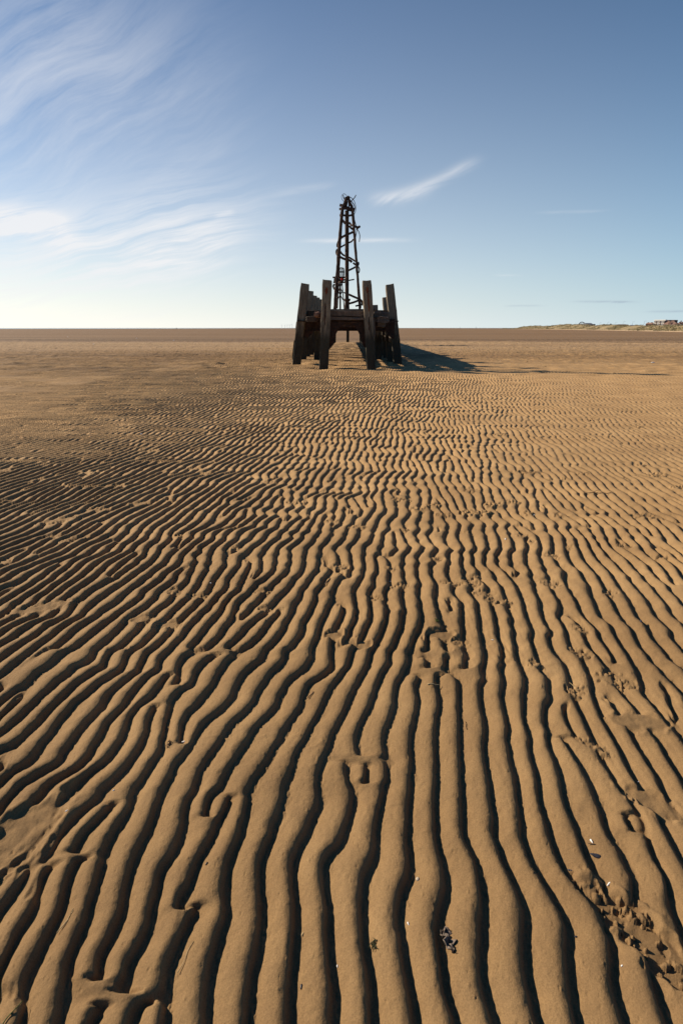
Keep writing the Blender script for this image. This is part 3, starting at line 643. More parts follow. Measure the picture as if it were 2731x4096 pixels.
# deck planks left around the foot of the beacon and here and there behind
for i, (y, xa, xb, dz) in enumerate([(21.35, -.75, 1.1, 0), (21.75, -.8, .95, .01), (22.3, -.5, 1.15, 0), (22.7, -.75, 1.2, .015), (23.5, -.8, 1.1, 0), (25.2, -.9, .9, 0), (29.0, -1.1, 1.2, 0), (38.2, -1.3, 1.3, 0), (50.5, -1.2, 1.3, 0), (51.3, -1.2, 1.4, 0), (52.2, -1.3, 1.3, 0), (53.0, -1.2, 1.4, 0)]):
    mb = MB(); timber(mb, (xc(y) + xa, y, 2.135 + dz + (0 if y < 25 else .0)), (xc(y) + xb, y + .03, 2.14 + dz), .09, .26, 130 + i, 12, .012, rot=0 if False else math.pi / 2 * 0)
    part(mb, 'deck_plank', DECKW, jetty)
# ------------------------------------------------------------------ near beacon
NBY = 22.2
beacon = empty('navigation_beacon', (at(*z2(634, 2110), NBY).x, NBY, 2.2), 'tall rusted iron lattice beacon with twisted straps standing on the near end of the jetty', 'beacon')
def Z(x, y, D=NBY): return at(*z2(x, y), D)
def iron_leg(pts, r, seed, name='leg', m=RUST):
    mb = MB(); P = smooth_line(pts, 10); rs = [1.15 * r * (1 + .22 * mnoise.noise((seed, i * .5, 0)) + .1 * mnoise.noise((seed + 5, i * 1.3, 0))) for i in range(len(P))]
    P = [p + Vector((mnoise.noise((seed, i * .4, 2)), mnoise.noise((seed, i * .4, 5)), 0)) * .012 for i, p in enumerate(P)]
    mb.tube(P, rs, 8); return part(mb, name, m, beacon, smooth=True)
iron_leg([Z(418, 2125, 21.5), Z(462, 1500, 21.72), Z(497, 1000, 21.9), Z(548, 440, 22.1), Z(580, 340, 22.15), Z(632, 215, 22.2)], .050, 1)
iron_leg([Z(850, 2125, 21.5), Z(806, 1500, 21.72), Z(768, 1000, 21.9), Z(722, 430, 22.1), Z(690, 330, 22.15), Z(650, 215, 22.2)], .046, 2)
iron_leg([Z(460, 2110, 22.9), Z(490, 1500, 22.66), Z(515, 1000, 22.5), Z(560, 440, 22.3), Z(600, 320, 22.25), Z(636, 205, 22.22)], .036, 3)
iron_leg([Z(866, 2100, 22.9), Z(812, 1500, 22.66), Z(773, 1000, 22.5), Z(735, 440, 22.3), Z(680, 300, 22.25), Z(655, 205, 22.22)], .030, 4)
mb = MB(); P = [Z(630, y) for y in range(2120, 415, -40)]
mb.tube(P, [.077 * (1 + .05 * mnoise.noise((i * .7, 3, 3))) for i in range(len(P))], 14); part(mb, 'post', RUST, beacon, smooth=True)
mb = MB(); mb.tube([Z(630, 2125), Z(630, 2060), Z(633, 1995)], [.105, .098, .092], 16); mb.tube([Z(634, 1992), Z(634, 1975), Z(634, 1960), Z(634, 1945)], [.10, .125, .135, .12], 16)
mb.tube([Z(630, 2150), Z(630, 2122)], [.22, .17], 14); part(mb, 'collar', RUST, beacon, smooth=False)
def strap(pts, w=.028, name='strap', m=RUST, th=.007, side=0.0):
    """pts (x, y, depth) with depth -1 front .. 1 back of the cage"""
    P = []
    for x, y, s in pts:
        rad = .75 * max(.1, (y - 150) / 1960) + .06
        P.append(Z(x, y, NBY + s * rad))
    w *= 1.3; th *= 1.4; mb = MB(); mb.tube(smooth_line(P, 6), w, 4, flat=(w, th)); return part(mb, name, m, beacon)
strap([(520, 505, -.6), (545, 590, -.8), (605, 660, -.9)], .034)
strap([(665, 640, .8), (690, 670, .6), (722, 700, 0)], .028)
strap([(665, 700, -.8), (700, 735, -.7), (740, 765, -.4)], .028)
strap([(745, 795, -.5), (700, 820, -.9), (640, 845, -1), (590, 868, -1), (530, 905, -.8), (490, 960, -.4), (468, 1020, .1), (470, 1062, .3)], .030)
strap([(740, 930, .4), (705, 968, .8), (640, 995, .95), (590, 1025, .9), (520, 1065, .4)], .022)
strap([(470, 1100, .1), (452, 1140, -.2), (465, 1190, -.7), (530, 1240, -.9), (600, 1270, -1), (680, 1292, -.9), (715, 1322, -.8)], .032)
strap([(512, 1130, .3), (555, 1188, .8), (620, 1222, .9), (690, 1252, .8), (775, 1305, .3)], .026)
strap([(735, 1332, -.7), (775, 1362, -.5), (812, 1375, 0), (828, 1350, .2), (820, 1318, .3)], .026)
strap([(660, 1460, -.9), (720, 1432, -.8), (800, 1390, -.3)], .026)
strap([(822, 1392, -.1), (842, 1440, 0), (838, 1485, .1), (826, 1505, .1)], .018)
strap([(462, 1530, .1), (432, 1570, -.3), (413, 1620, -.4), (414, 1672, -.4)], .014)
strap([(468, 1672, -.3), (530, 1645, -.9), (600, 1615, -1)], .020)
strap([(412, 1695, -.3), (398, 1735, -.4), (415, 1775, -.5), (440, 1800, -.3)], .028)
strap([(660, 1872, -.9), (740, 1908, -.8), (835, 1950, -.4), (878, 1980, -.1), (892, 2020, 0), (884, 2062, 0)], .030)
strap([(668, 2028, -.9), (750, 2005, -.8), (835, 1972, -.4)], .030)
strap([(778, 2070, -.6), (840, 2058, -.3)], .024)
strap([(575, 1835, .8), (620, 1862, .8), (665, 1880, .7)], .020)
strap([(420, 1810, -.3), (425, 1900, -.3), (412, 1960, -.3)], .016)
strap([(760, 600, 0), (780, 680, 0), (800, 745, 0), (832, 800, 0), (850, 870, 0), (845, 930, 0), (840, 972, 0)], .011)
strap([(792, 720, 0), (795, 790, 0), (785, 850, 0), (776, 905, 0)], .012)
strap([(765, 705, 0), (800, 722, 0), (828, 742, 0)], .030, th=.02)
mb = MB(); P = Z(838, 722); mb.tube([P + Vector((-.05, 0, -.03)), P + Vector((-.02, 0, .0)), P + Vector((.02, 0, .02)), P + Vector((.05, 0, .01))], [.022, .045, .05, .02], 8); part(mb, 'bracket_lump', RUST, beacon, smooth=True)
# twisted crown
def wire(pts, r, name='bent_rod', m=RUSTD, d=0.0):
    mb = MB(); mb.tube(smooth_line([Z(x, y, NBY + dd) for x, y, dd in pts], 8), r, 6); return part(mb, name, m, beacon, smooth=True)
wire([(580, 290, -.1), (545, 240, -.15), (538, 190, -.1), (560, 158, 0), (590, 152, .1), (618, 178, .1), (632, 205, 0)], .009)
wire([(566, 172, 0), (574, 215, 0), (598, 250, 0), (640, 262, 0)], .020)
wire([(600, 300, 0), (585, 250, .05), (600, 215, .05), (640, 200, 0)], .014)
wire([(655, 195, 0), (700, 215, 0), (745, 262, .1), (772, 330, .12), (782, 405, .1), (768, 470, .05), (742, 515, 0)], .012)
wire([(670, 250, -.05), (715, 290, -.08), (752, 345, -.1), (768, 405, -.1)], .018)
wire([(782, 172, 0), (760, 215, -.05), (715, 262, -.1), (684, 305, -.1), (682, 350, -.05), (712, 398, 0)], .017)
wire([(640, 200, 0), (655, 260, 0), (665, 330, 0), (660, 400, 0)], .030)
wire([(660, 190, 0), (610, 262, 0), (578, 340, 0), (552, 430, 0)], .036)
strap([(508, 342, -.3), (545, 352, -.6), (585, 368, -.6)], .036, 'cross_plate', RUSTD, .012)
strap([(502, 412, -.3), (560, 404, -.9), (640, 402, -.9), (700, 405, -.9), (765, 412, -.3)], .030, 'cross_plate', RUSTD, .012)
strap([(560, 385, .4), (620, 392, .5), (690, 418, .3), (760, 432, -.1)], .050, 'cross_plate', RUSTD, .012)
strap([(515, 500, -.3), (560, 515, -.9), (630, 525, -1), (700, 518, -.9), (750, 490, -.3)], .026, 'cross_plate', RUSTD, .012)
mb = MB(); mb.tube([Z(632, 270), Z(626, 300), Z(618, 340), Z(615, 365)], [.03, .05, .05, .03], 8); part(mb, 'lamp_stub', RUSTD, beacon, smooth=True)
mb = MB(); mb.tube([Z(648, 245), Z(652, 215), Z(655, 190)], [.05, .075, .04], 8); part(mb, 'cap', RUSTD, beacon, smooth=True)
# ------------------------------------------------------------------ far beacon on the same jetty
FB = 52.0
fb = empty('navigation_beacon', (at(*z2(515, 2110), FB).x, FB, 2.2), 'slender far beacon with round iron cage on top, seen through the near lattice legs', 'beacon')
def part2(mb, name, m, smooth=False): return part(mb, name, m, fb, smooth=smooth)
Q = lambda x, y, d=0.0: at(*z2(x, y), FB + d)
base = Q(515, 2110).copy(); base.z = 2.2
mb = MB(); mb.tube([base, Q(515, 1650)], .085, 10); part2(mb, 'post', RUSTD, True)
fcx = Q(515, 1640).x; zt_ = Q(515, 1650).z
for sx_ in (-1, 1):
    for sy_ in (-1, 1):
        lx = Q(598, 2110).x - base.x; tx = Q(545, 1650).x - fcx
        mb = MB(); mb.tube([Vector((base.x + sx_ * lx * 1.02, FB + sy_ * .9, 2.2)), Vector((fcx + sx_ * tx, FB + sy_ * .35, zt_))], .05, 6); part2(mb, 'leg', RUSTD)
for yb in (1750, 1880):
    zc = Q(515, yb).z; f = (zc - 2.2) / (zt_ - 2.2); hw = lx * (1 - f) + tx * f
    for sy_ in (-1, 1):
        yy = FB + sy_ * (.9 * (1 - f) + .35 * f); mb = MB()
        mb.tube([(fcx - hw, yy, zc - .42), (fcx, yy, zc), (fcx + hw, yy, zc + .42)], .035, 5); mb.tube([(fcx - hw, yy + .04, zc + .42), (fcx, yy + .04, zc), (fcx + hw, yy + .04, zc - .42)], .035, 5)
        part2(mb, 'cross_brace', RUSTD)
mb = MB(); zc = Q(515, 1625).z
mb.box((fcx, FB, zc - .2), (1.3, 1.0, .06)); mb.box((fcx, FB, zc + .22), (1.4, 1.0, .06)); mb.tube([(fcx - .5, FB, zc - .2), (fcx - .5, FB, zc + .2)], .06, 6); mb.tube([(fcx + .05, FB, zc - .2), (fcx + .05, FB, zc + .2)], .09, 6)
mb.tube([(fcx + .4, FB, zc - .1), (fcx + 1.3, FB, zc + .05)], .06, 6); part2(mb, 'platform', RUSTD)
mb = MB(); cz, ct_, cb_ = Q(515, 1487).z, Q(515, 1412).z, Q(515, 1600).z; Rr = Q(585, 1487).x - Q(534, 1487).x; cx_ = Q(534, 1487).x
for k in range(8):
    g = k * math.pi / 4 + .2
    prof = [(0, ct_), (.45, ct_ - .04), (.82, (ct_ + cz) / 2 + .12), (1, cz), (.88, cz - .45), (.5, cz - .95), (.22, cb_ + .1), (.12, cb_ - .15)]
    mb.tube(smooth_line([Vector((cx_ + (fcx - cx_) * 0 + math.cos(g) * a * Rr, FB + math.sin(g) * a * Rr, z_)) for a, z_ in prof], 4), .032, 5)
mb.tube([Vector((cx_ + math.cos(g) * Rr, FB + math.sin(g) * Rr, cz)) for g in [i * math.pi / 10 for i in range(21)]], .04, 5); part2(mb, 'round_cage', RUSTD)
mb = MB(); c = at(*z2(545, 1620), FB - .8)
vs = []; fs = []
for i in range(6):
    for j in range(5): vs.append(c + Vector(((i - 2.5) * .035 + .02 * math.sin(j * 1.3), -.03 * math.sin(i * 1.9 + j), (j - 2) * .06 + .02 * math.sin(i))))
for i in range(5):
    for j in range(4): fs.append((i * 5 + j, i * 5 + j + 1, (i + 1) * 5 + j + 1, (i + 1) * 5 + j))
mb.add(vs, fs); rag = mb.build('rag', plain('red cloth', (.65, .03, .02), .8), None); rag.modifiers.new('t', 'SOLIDIFY').thickness = .02
tag(rag, 'small bright red rag caught on the platform of the far beacon', 'rag')
# ------------------------------------------------------------------ sea, dunes, town
def z3(x, y): return (2000 + x / 2.145, 1180 + y / 2.145)
m, nt, b = mat('sea'); b.inputs['Base Color'].default_value = (.10, .15, .17, 1); b.inputs['Roughness'].default_value = .16
bump(nt, b, noise(nt, coords(nt, (.2, .6, 1)), 1.0, 4), .12, .2)
SEA = m; b.inputs['Specular IOR Level'].default_value = .8
inner = [(-6000, 560), (-1500, 570), (-500, 600), (-330, 800), (-150, 1500), (0, 2100), (300, 1900), (500, 1500), (700, 1400), (3000, 1300)]
vs = [(x, y, .12) for x, y in inner] + [(x * 3 + (0 if x else 0), 9500, .12) for x, y in inner]
n = len(inner); sea = link_mesh('sea', vs, [(i, i + 1, n + i + 1, n + i) for i in range(n - 1)], SEA); tag(sea, kind='structure')
# dunes along the right
BASE = [(2010, 760), (2049, 680), (2190, 500), (2326, 390), (2420, 325), (2513, 276), (2620, 233), (2731, 200), (3000, 158), (3500, 118), (4200, 92)]
CRY = [(2010, 1316), (2049, 1315), (2093, 1307), (2135, 1303.5), (2186, 1305), (2261, 1297.5), (2326, 1300), (2420, 1301), (2513, 1302), (2606, 1303), (2731, 1302), (3000, 1297), (3500, 1288), (4200, 1280)]
def interp(T, x):
    for (a, p), (b_, q) in zip(T, T[1:]):
        if x <= b_: return p + (q - p) * max(0, (x - a)) / (b_ - a)
    return T[-1][1]
NXD = 700; ND = 16; dv = []; dcol = []
crest_line = []
for i in range(NXD):
    px = 2010 + (4200 - 2010) * (i / (NXD - 1)) ** 1.25
    D = interp(BASE, px); k = (px - 1365.5) / F / (CT + .36 * ST)     # x / y of that bearing near the horizon
    k = ray(px, 1313)[0] / ray(px, 1313)[1]
    nrm = Vector((1, .45, 0)).normalized() * 1.0; depth = D * .13 + 6
    Hc = max(.15, at(px, interp(CRY, px), D + depth).z)
    crest_line.append((px, D + depth, Hc))
    for j in range(ND):
        s = j / (ND - 3)
        yy = D + depth * min(s, 1) + max(0, j - (ND - 3)) * 60; xx = k * (yy)
        if s <= 1: z_ = Hc * (.07 * min(1, s * 8) + .93 * sstep(.12, .95, s))
        else: z_ = Hc * .85 - .4 * (j - (ND - 3)) * .3
        amp = Hc * .16 * min(1, s * 2) if s > .1 else .02
        z_ += amp * (mnoise.noise((xx * .11, yy * .05, 1)) + .8 * mnoise.noise((xx * .35, yy * .12, 4)))
        dv.append((xx, yy, z_ - (.15 if j == 0 else 0)))
faces = [(i * ND + j, (i + 1) * ND + j, (i + 1) * ND + j + 1, i * ND + j + 1) for i in range(NXD - 1) for j in range(ND - 1)]
m, nt, b = mat('dune ground')
sx = nt.nodes.new('ShaderNodeSeparateXYZ'); nt.links.new(coords(nt), sx.inputs[0])
n1 = noise(nt, coords(nt), .12, 6, .65); n2 = noise(nt, coords(nt, (1, .3, 1)), .5, 5, .7)
veg = ramp(nt, n1, [(.35, (.13, .105, .045)), (.5, (.25, .185, .09)), (.65, (.36, .26, .135))]).outputs['Color']
veg = mixc(nt, ramp(nt, n2, [(.5, 0), (.7, .7)]).outputs['Color'], veg, (.11, .09, .042))
hz_ = mth(nt, 'ADD', sx.outputs['Z'], mth(nt, 'MULTIPLY', mth(nt, 'SUBTRACT', n2, .5), .5))
c = mixc(nt, ramp(nt, mth(nt, 'MULTIPLY', hz_, 1.0), [(.28, 0), (.42, 1)]).outputs['Color'], (.47, .32, .18), veg)
nt.links.new(c, b.inputs['Base Color']); b.inputs['Roughness'].default_value = .95
bump(nt, b, n2, 1.0, .5)
dune = link_mesh('dunes', dv, faces, m, smooth=True); tag(dune, kind='structure')
# marram grass on the dunes
m, nt, b = mat('marram grass'); n1 = noise(nt, coords(nt), .25, 4)
r = ramp(nt, n1, [(.35, (.12, .105, .045)), (.55, (.25, .19, .09)), (.7, (.36, .28, .13))]); nt.links.new(r.outputs['Color'], b.inputs['Base Color']); b.inputs['Roughness'].default_value = .9
mb = MB(); rg = random.Random(9); dvv = np.array(dv).reshape(NXD, ND, 3)
for _ in range(9000):
    i = rg.randrange(NXD - 1); j = rg.uniform(2.2, ND - 3); j0 = int(j); f = j - j0
    p = dvv[i, j0] * (1 - f) + dvv[i, j0 + 1] * f
    if mnoise.noise((p[0] * .08, p[1] * .08, 0)) < -.12: continue
    s = rg.uniform(.25, .55) * (1.0 + .002 * p[1]); p = Vector(p); vs = []; fs = []
    for q in range(5):
        a = rg.uniform(0, 6.28); w = .10 * s + .03; d_ = Vector((math.cos(a), math.sin(a), 0)); l = Vector((rg.uniform(.1, .8), rg.uniform(-.3, .3), 1)).normalized() * s
        o_ = p + Vector((rg.uniform(-.3, .3), rg.uniform(-.3, .3), -.05)) * s * 2
        vs += [o_ - d_ * w, o_ + d_ * w, o_ + l + d_ * w * .3]; fs.append((q * 3, q * 3 + 1, q * 3 + 2))
    mb.add(vs, fs)
g = mb.build('dune_grass', m); tag(g, 'tan and green marram grass covering the dunes', 'grass', kind='stuff')
# shared town materials
RED = plain('red tile', (.30, .18, .13), .8, .2, .8); BRICK = plain('dark brick', (.19, .115, .085), .9, .2, .8); CREAM = plain('cream render', (.72, .66, .52), .8, .08, .5)
WHITE = plain('white render', (.78, .74, .66), .7, .06, .5); GLASS = plain('dark window', (.03, .035, .04), .2, .1); BROWN = plain('brown roof', (.13, .075, .06), .85, .15, .5); GREY = plain('grey metal', (.12, .13, .15), .6, .1, .5)
STEEL = plain('lamp post steel', (.14, .14, .15), .6, .1)
def B3(x0, y0, x1, y1, D): 
    """rectangle seen at that distance: left, right, bottom, top in metres"""
    p = at(*z3(x0, y1), D); q = at(*z3(x1, y0), D); return p.x, q.x, p.z, q.z
def wbox(mb, x0, x1, y0, y1, z0, z1_): return mb.box(((x0 + x1) / 2, (y0 + y1) / 2, (z0 + z1_) / 2), (x1 - x0, y1 - y0, z1_ - z0))
def windows(parent, xs, zs, y, w, h, sub=True):
    for xx in xs:
        for zz in zs:
            mb = MB(); wbox(mb, xx - w / 2, xx + w / 2, y - .06, y + .05, zz - h / 2, zz + h / 2); part(mb, 'window', GLASS, parent)
def house(label, x0, x1, ye, yr, yb, D, wallm, roofm, hip=.35, gable=None, chim=(), depth=9, group=None, cat='house'):
    l, r, zb, ze = B3(x0, ye, x1, yb, D); zr = at(*z3(x0, yr), D).z; zb = 1.0; hw_ = (r - l) * .08; l -= hw_; r += hw_
    e = empty('house' if cat == 'house' else cat, ((l + r) / 2, D, zb), label, cat, group)
    mb = MB(); wbox(mb, l + .3, r - .3, D, D + depth, zb, ze); part(mb, 'wall', wallm, e)
    o = .3; hx = (r - l) * hip; mid = D + depth / 2
    vs = [(l, D - o, ze), (r, D - o, ze), (r, D + depth + o, ze), (l, D + depth + o, ze), (l + hx, mid, zr), (r - hx, mid, zr)]
    mb = MB(); mb.add(vs, [(0, 1, 5, 4), (1, 2, 5), (2, 3, 4, 5), (3, 0, 4), (3, 2, 1, 0)]); rf = part(mb, 'roof', roofm, e)
    if gable:
        g0, g1, gy = gable; gl, gr = at(*z3(g0, yb), D - 1.5).x, at(*z3(g1, yb), D - 1.5).x; gz = at(*z3(g0, gy), D - 1.5).z; gm = (gl + gr) / 2
        mb = MB(); ge = ze - .2
        mb.add([(gl, D - 1.5, zb), (gr, D - 1.5, zb), (gr, D - 1.5, ge), (gm, D - 1.5, gz), (gl, D - 1.5, ge), (gl, D + .2, zb), (gr, D + .2, zb), (gr, D + .2, ge), (gm, D + .2, gz), (gl, D + .2, ge)],
               [(0, 1, 2, 3, 4), (9, 8, 7, 6, 5), (0, 5, 6, 1), (1, 6, 7, 2), (4, 9, 5, 0)]); part(mb, 'gable', wallm, e)
        mb = MB(); mb.add([(gl - .3, D - 1.8, ge), (gm, D - 1.8, gz + .25), (gr + .3, D - 1.8, ge), (gl - .3, D + 3, ge), (gm, D + 3, gz + .25), (gr + .3, D + 3, ge)], [(0, 1, 4, 3), (1, 2, 5, 4), (2, 0, 3, 5), (0, 2, 1), (3, 4, 5)])
        part(mb, 'roof', roofm, e)
    for cx, cy in chim:
        p = at(*z3(cx, cy), mid); mb = MB(); wbox(mb, p.x - .5, p.x + .5, mid - .5, mid + .5, ze, p.z); part(mb, 'chimney', BRICK, rf)
    n = max(2, int((r - l) / 3.2)); windows(e, [l + (i + .5) * (r - l) / n for i in range(n)], [ze - 1.3], D, 1.2, 1.2)
    e.rotation_euler.z = R(-35)
    return e
g_h = 'brick houses behind the dunes'
house('low dark red gabled house at the left end of the pale flats', 1247, 1296, 251, 239, 266, 640, BRICK, RED, .1, None, (), 10, g_h)
house('big house with steep red hipped roofs right of the pale flats', 1404, 1502, 252, 225, 266, 600, CREAM, RED, .3, (1440, 1470, 226), ((1430, 220), ), 12, g_h)
house('low red roofed cream house with white gable and tall chimneys', 1473, 1530, 253, 238, 266, 560, CREAM, RED, .15, (1500, 1522, 240), ((1508, 230), ), 9, g_h)
house('narrow red pointed roof house with spire-like chimney', 1515, 1548, 250, 232, 266, 580, CREAM, RED, .45, None, ((1524, 220), (1545, 233)), 9, g_h)
house('cream house with steep dark roof at the right edge', 1541, 1600, 246, 222, 266, 570, CREAM, BROWN, .4, (1541, 1562, 240), (), 9, g_h)
house('long low building with brown hipped roof behind the dunes', 980, 1082, 259, 251, 266, 560, BRICK, BROWN, .25, None, (), 12, None, 'building')
house('small pointed brown roof just above the dune crest', 868, 893, 256, 248, 262, 600, BRICK, BROWN, .45, None, (), 8, None, 'building')
# block of flats
D_ = 640; l, r, zb, zt = B3(1293, 222, 1388, 264, D_); zb = 1.0
_cx = (l + r) / 2; FX3 = lambda x: _cx + (at(*z3(x, 230), D_).x - _cx) / .66
l, r = FX3(1293), FX3(1388)
fl = empty('apartment_building', ((l + r) / 2, D_, zb), 'pale balconied block of flats with brown brick towers behind the dunes', 'building')
zl = at(*z3(1293, 234), D_).z; zh = at(*z3(1340, 221), D_).z; xm = FX3(1328); xr_ = FX3(1385)
mb = MB(); wbox(mb, l, xm, D_, D_ + 12, zb, zl); wbox(mb, xm, xr_, D_ + .01, D_ + 12, zb, zh); part(mb, 'wall', BRICK, fl)
mb = MB(); wbox(mb, xr_ - 6, xr_ - .1, D_ + 12.05, D_ + 30, zb, at(*z3(1400, 222), D_).z); wbox(mb, xr_ - 5, xr_ - 1, D_ + 14, D_ + 21, zh - 1, at(*z3(1400, 213.5), D_).z); wbox(mb, xr_ - 9, xr_ + .1, D_ + 27, D_ + 38, zb, at(*z3(1434, 212.5), D_).z); part(mb, 'tower', BRICK, fl)
mb = MB(); wbox(mb, xm - .3, xr_ + .3, D_ - 1.2, D_ + 4, zh, zh + 1.1); part(mb, 'parapet', WHITE, fl)
nb_ = 9
for i in range(nb_):
    x0 = l + (xr_ - l) * i / nb_; x1 = x0 + (xr_ - l) / nb_ * .72; top = zl if x0 < xm - .5 else zh
    nf_ = 4
    for k in range(nf_):
        z0 = zb + 1.2 + (top - zb - 1.2) * k / nf_; fh = (top - zb - 1.2) / nf_
        if i % 2 == 1: mb = MB(); wbox(mb, x0, x1, D_ - .3, D_ - .02, z0 + .1, z0 + fh - .1); part(mb, 'panel', WHITE, fl)
        else:
            mb = MB(); wbox(mb, x0, x1, D_ - 1.2, D_ - .02, z0, z0 + .2); wbox(mb, x0, x1, D_ - 1.25, D_ - 1.15, z0 + .2, z0 + fh * .45); bl = part(mb, 'balcony', WHITE, fl)
            mb = MB(); wbox(mb, x0 + .3, x1 - .3, D_ - .08, D_ + .05, z0 + .4, z0 + fh - .5); part(mb, 'window', GLASS, fl)
fl.rotation_euler.z = R(-50)
# amusement building, coaster, sheds
D_ = 700; l, r, zb, ze = B3(735, 252, 798, 262, D_); zr = at(*z3(735, 240), D_).z; zb = 1
e = empty('shed', ((l + r) / 2, D_, zb), 'long dark gabled shed with pale end wall beside the roller coaster', 'building')
mb = MB(); wbox(mb, l + .3, r - .3, D_, D_ + 14, zb, ze); part(mb, 'wall', plain('pale shed wall', (.40, .38, .35)), e)
mb = MB(); mb.add([(l, D_ - .3, ze), (r, D_ - .3, ze), (r, D_ + 14.3, ze), (l, D_ + 14.3, ze), (l + .2, D_ + 7, zr), (r - .2, D_ + 7, zr)], [(0, 1, 5, 4), (1, 2, 5), (2, 3, 4, 5), (3, 0, 4), (3, 2, 1, 0)]); part(mb, 'roof', GREY, e)
p = at(*z3(808, 249), D_); mb = MB(); wbox(mb, r, p.x + 2, D_ + 2, D_ + 8, zb, p.z); part(mb, 'annexe', GREY, e)
D_ = 900; pts = [at(*z3(x, y), D_) for x, y in ((664, 262), (672, 252), (682, 241), (692, 233), (700, 231), (710, 234), (722, 241), (736, 251))]
e = empty('roller_coaster', (pts[4].x, D_, 1), 'thin arched roller coaster hill rising above the dunes', 'roller coaster')
mb = MB(); P = smooth_line(pts, 5); mb.tube(P, .45, 5); mb.tube([p + Vector((0, 2, 0)) for p in P], .35, 5); part(mb, 'track', GREY, e)
for i in range(2, len(P) - 2, 4):
    mb = MB(); mb.tube([Vector((P[i].x, D_ + 1, 1)), P[i] + Vector((0, 1, 0))], .22, 5); part(mb, 'support', GREY, e)
D_ = 520; l, r, zb, zt = B3(1108, 256.5, 1142, 262, D_)
s_ = MB(); wbox(s_, l, r, D_, D_ + 3, 1, zt); w_ = s_.build('beach_shelter', WHITE); w_['category'] = 'shelter'; w_['label'] = 'low bright white flat roofed shelter on the dune crest'
bv = w_.modifiers.new('b', 'BEVEL'); bv.width = .1
l, r, zb, zt = B3(1144, 258, 1200, 262, D_); s_ = MB(); wbox(s_, l, r, D_ + 1, D_ + 2, 1, zt); w_ = s_.build('sea_wall', plain('grey wall', (.30, .31, .31))); w_['category'] = 'wall'; w_['label'] = 'low grey wall running right of the white shelter'
bv = w_.modifiers.new('b', 'BEVEL'); bv.width = .1
# street lamps along the coast road
lamps = [(645, 244, 760, 'leftmost street lamp, left of the roller coaster'), (850, 240, 620, 'street lamp standing left of the small pointed roof'), (918, 236, 560, 'street lamp just right of the small pointed roof'),
         (983, 236, 540, 'street lamp at the left end of the long brown roof'), (1052, 231, 520, 'street lamp above the right part of the long brown roof'), (1133, 230, 500, 'street lamp above the white shelter'), (1232, 228, 480, 'tall street lamp between the white shelter and the flats')]
src_l = None
for (x, y, D_, lab) in lamps:
    t_ = at(*z3(x, y), D_); h_ = t_.z - 1.0
    if src_l is None:
        src_l = empty('street_lamp', (0, 0, 0), lab, 'street lamp', 'street lamps along the coast road')
        mb = MB(); mb.tube([(0, 0, 0), (.15, 0, 4), (.35, 0, 8)], [.16, .13, .10], 6); part(mb, 'post', STEEL, src_l)
        mb = MB(); mb.tube([(.35, 0, 8), (.5, 0, 8.3), (1.1, 0, 8.5), (2.0, 0, 8.5)], .08, 5); part(mb, 'arm', STEEL, src_l)
        mb = MB(); mb.box((2.4, 0, 8.47), (.8, .3, .15)); part(mb, 'lamp_head', STEEL, src_l)
        o = src_l
    else: o = copy_tree(src_l); o['label'] = lab
    o.location = (t_.x, D_, 1.0); o.scale = (h_ / 8,) * 3
p = at(*z3(945, 249), 600); mb = MB(); mb.tube([(p.x, 600, 1), (p.x, 600, p.z)], .35, 6); mb.box((p.x, 600, p.z), (1.2, .6, .8)); c_ = mb.build('signal_post', STEEL); tag(c_, 'short dark post standing left of the long brown roof', 'post')
# walkers and posts on the far sand
SKIN = plain('skin', (.45, .28, .2)); DARKC = plain('dark clothes', (.03, .03, .04)); 
def walker(px, py_foot, hgt, label, seed):
    g = gnd(px, py_foot); bm_ = bmesh.new(); J = [(0, 0, .95), (0, 0, 1.2), (0, 0, 1.42), (0, 0, 1.52), (0, 0, 1.66), (.20, 0, 1.38), (.27, .03, 1.1), (.25, -.08, .86), (-.20, 0, 1.38), (-.27, -.03, 1.1), (-.25, .06, .86), (.10, .08, .5), (.11, -.02, .07), (.11, -.14, .04), (-.10, -.10, .5), (-.11, .12, .07), (-.11, .0, .04), (0, 0, 1.76)]
    E = [(0, 1), (1, 2), (2, 3), (3, 4), (4, 17), (2, 5), (5, 6), (6, 7), (2, 8), (8, 9), (9, 10), (0, 11), (11, 12), (12, 13), (0, 14), (14, 15), (15, 16)]
    RR = [.15, .14, .16, .06, .10, .07, .05, .04, .07, .05, .04, .08, .05, .04, .08, .05, .04, .07]
    me_ = bpy.data.meshes.new("person"); me_.from_pydata(J, E, []); me_.materials.append(DARKC); o = bpy.data.objects.new('person', me_); COL.objects.link(o)
    bm_.free(); sk = o.modifiers.new('s', 'SKIN'); o.modifiers.new('u', 'SUBSURF').levels = 1
    for i, r_ in enumerate(RR): me_.skin_vertices[0].data[i].radius = (r_, r_ * .8)
    me_.skin_vertices[0].data[0].use_root = True
    o.location = (g[0], g[1], 0); o.scale = (hgt / 1.8,) * 3; o.rotation_euler = (0, 0, seed); tag(o, label, 'person')
for px, d_, lab in ((708, 640, 'distant dark walker on the horizon left of the jetty'), (1726, 700, 'distant dark walker nearest right of the jetty on the horizon')):
    pass
def walker_at(px, D_, label, seed):
    k = ray(px, 1313); x = k[0] / k[1] * D_
    me0 = 1.8
    walker(px, 1311 + 3472 / D_, 1.8, label, seed)
bpy.context.view_layer.update()
for px, D_, lab, sd_ in ((708, 620, 'distant dark walker on the horizon left of the jetty', .3), (1726, 640, 'distant dark walker just right of the jetty on the horizon', 1.0)):
    # skin layer has to exist before radii are set
    me_ = None
    walker_at(px, D_, lab, sd_)
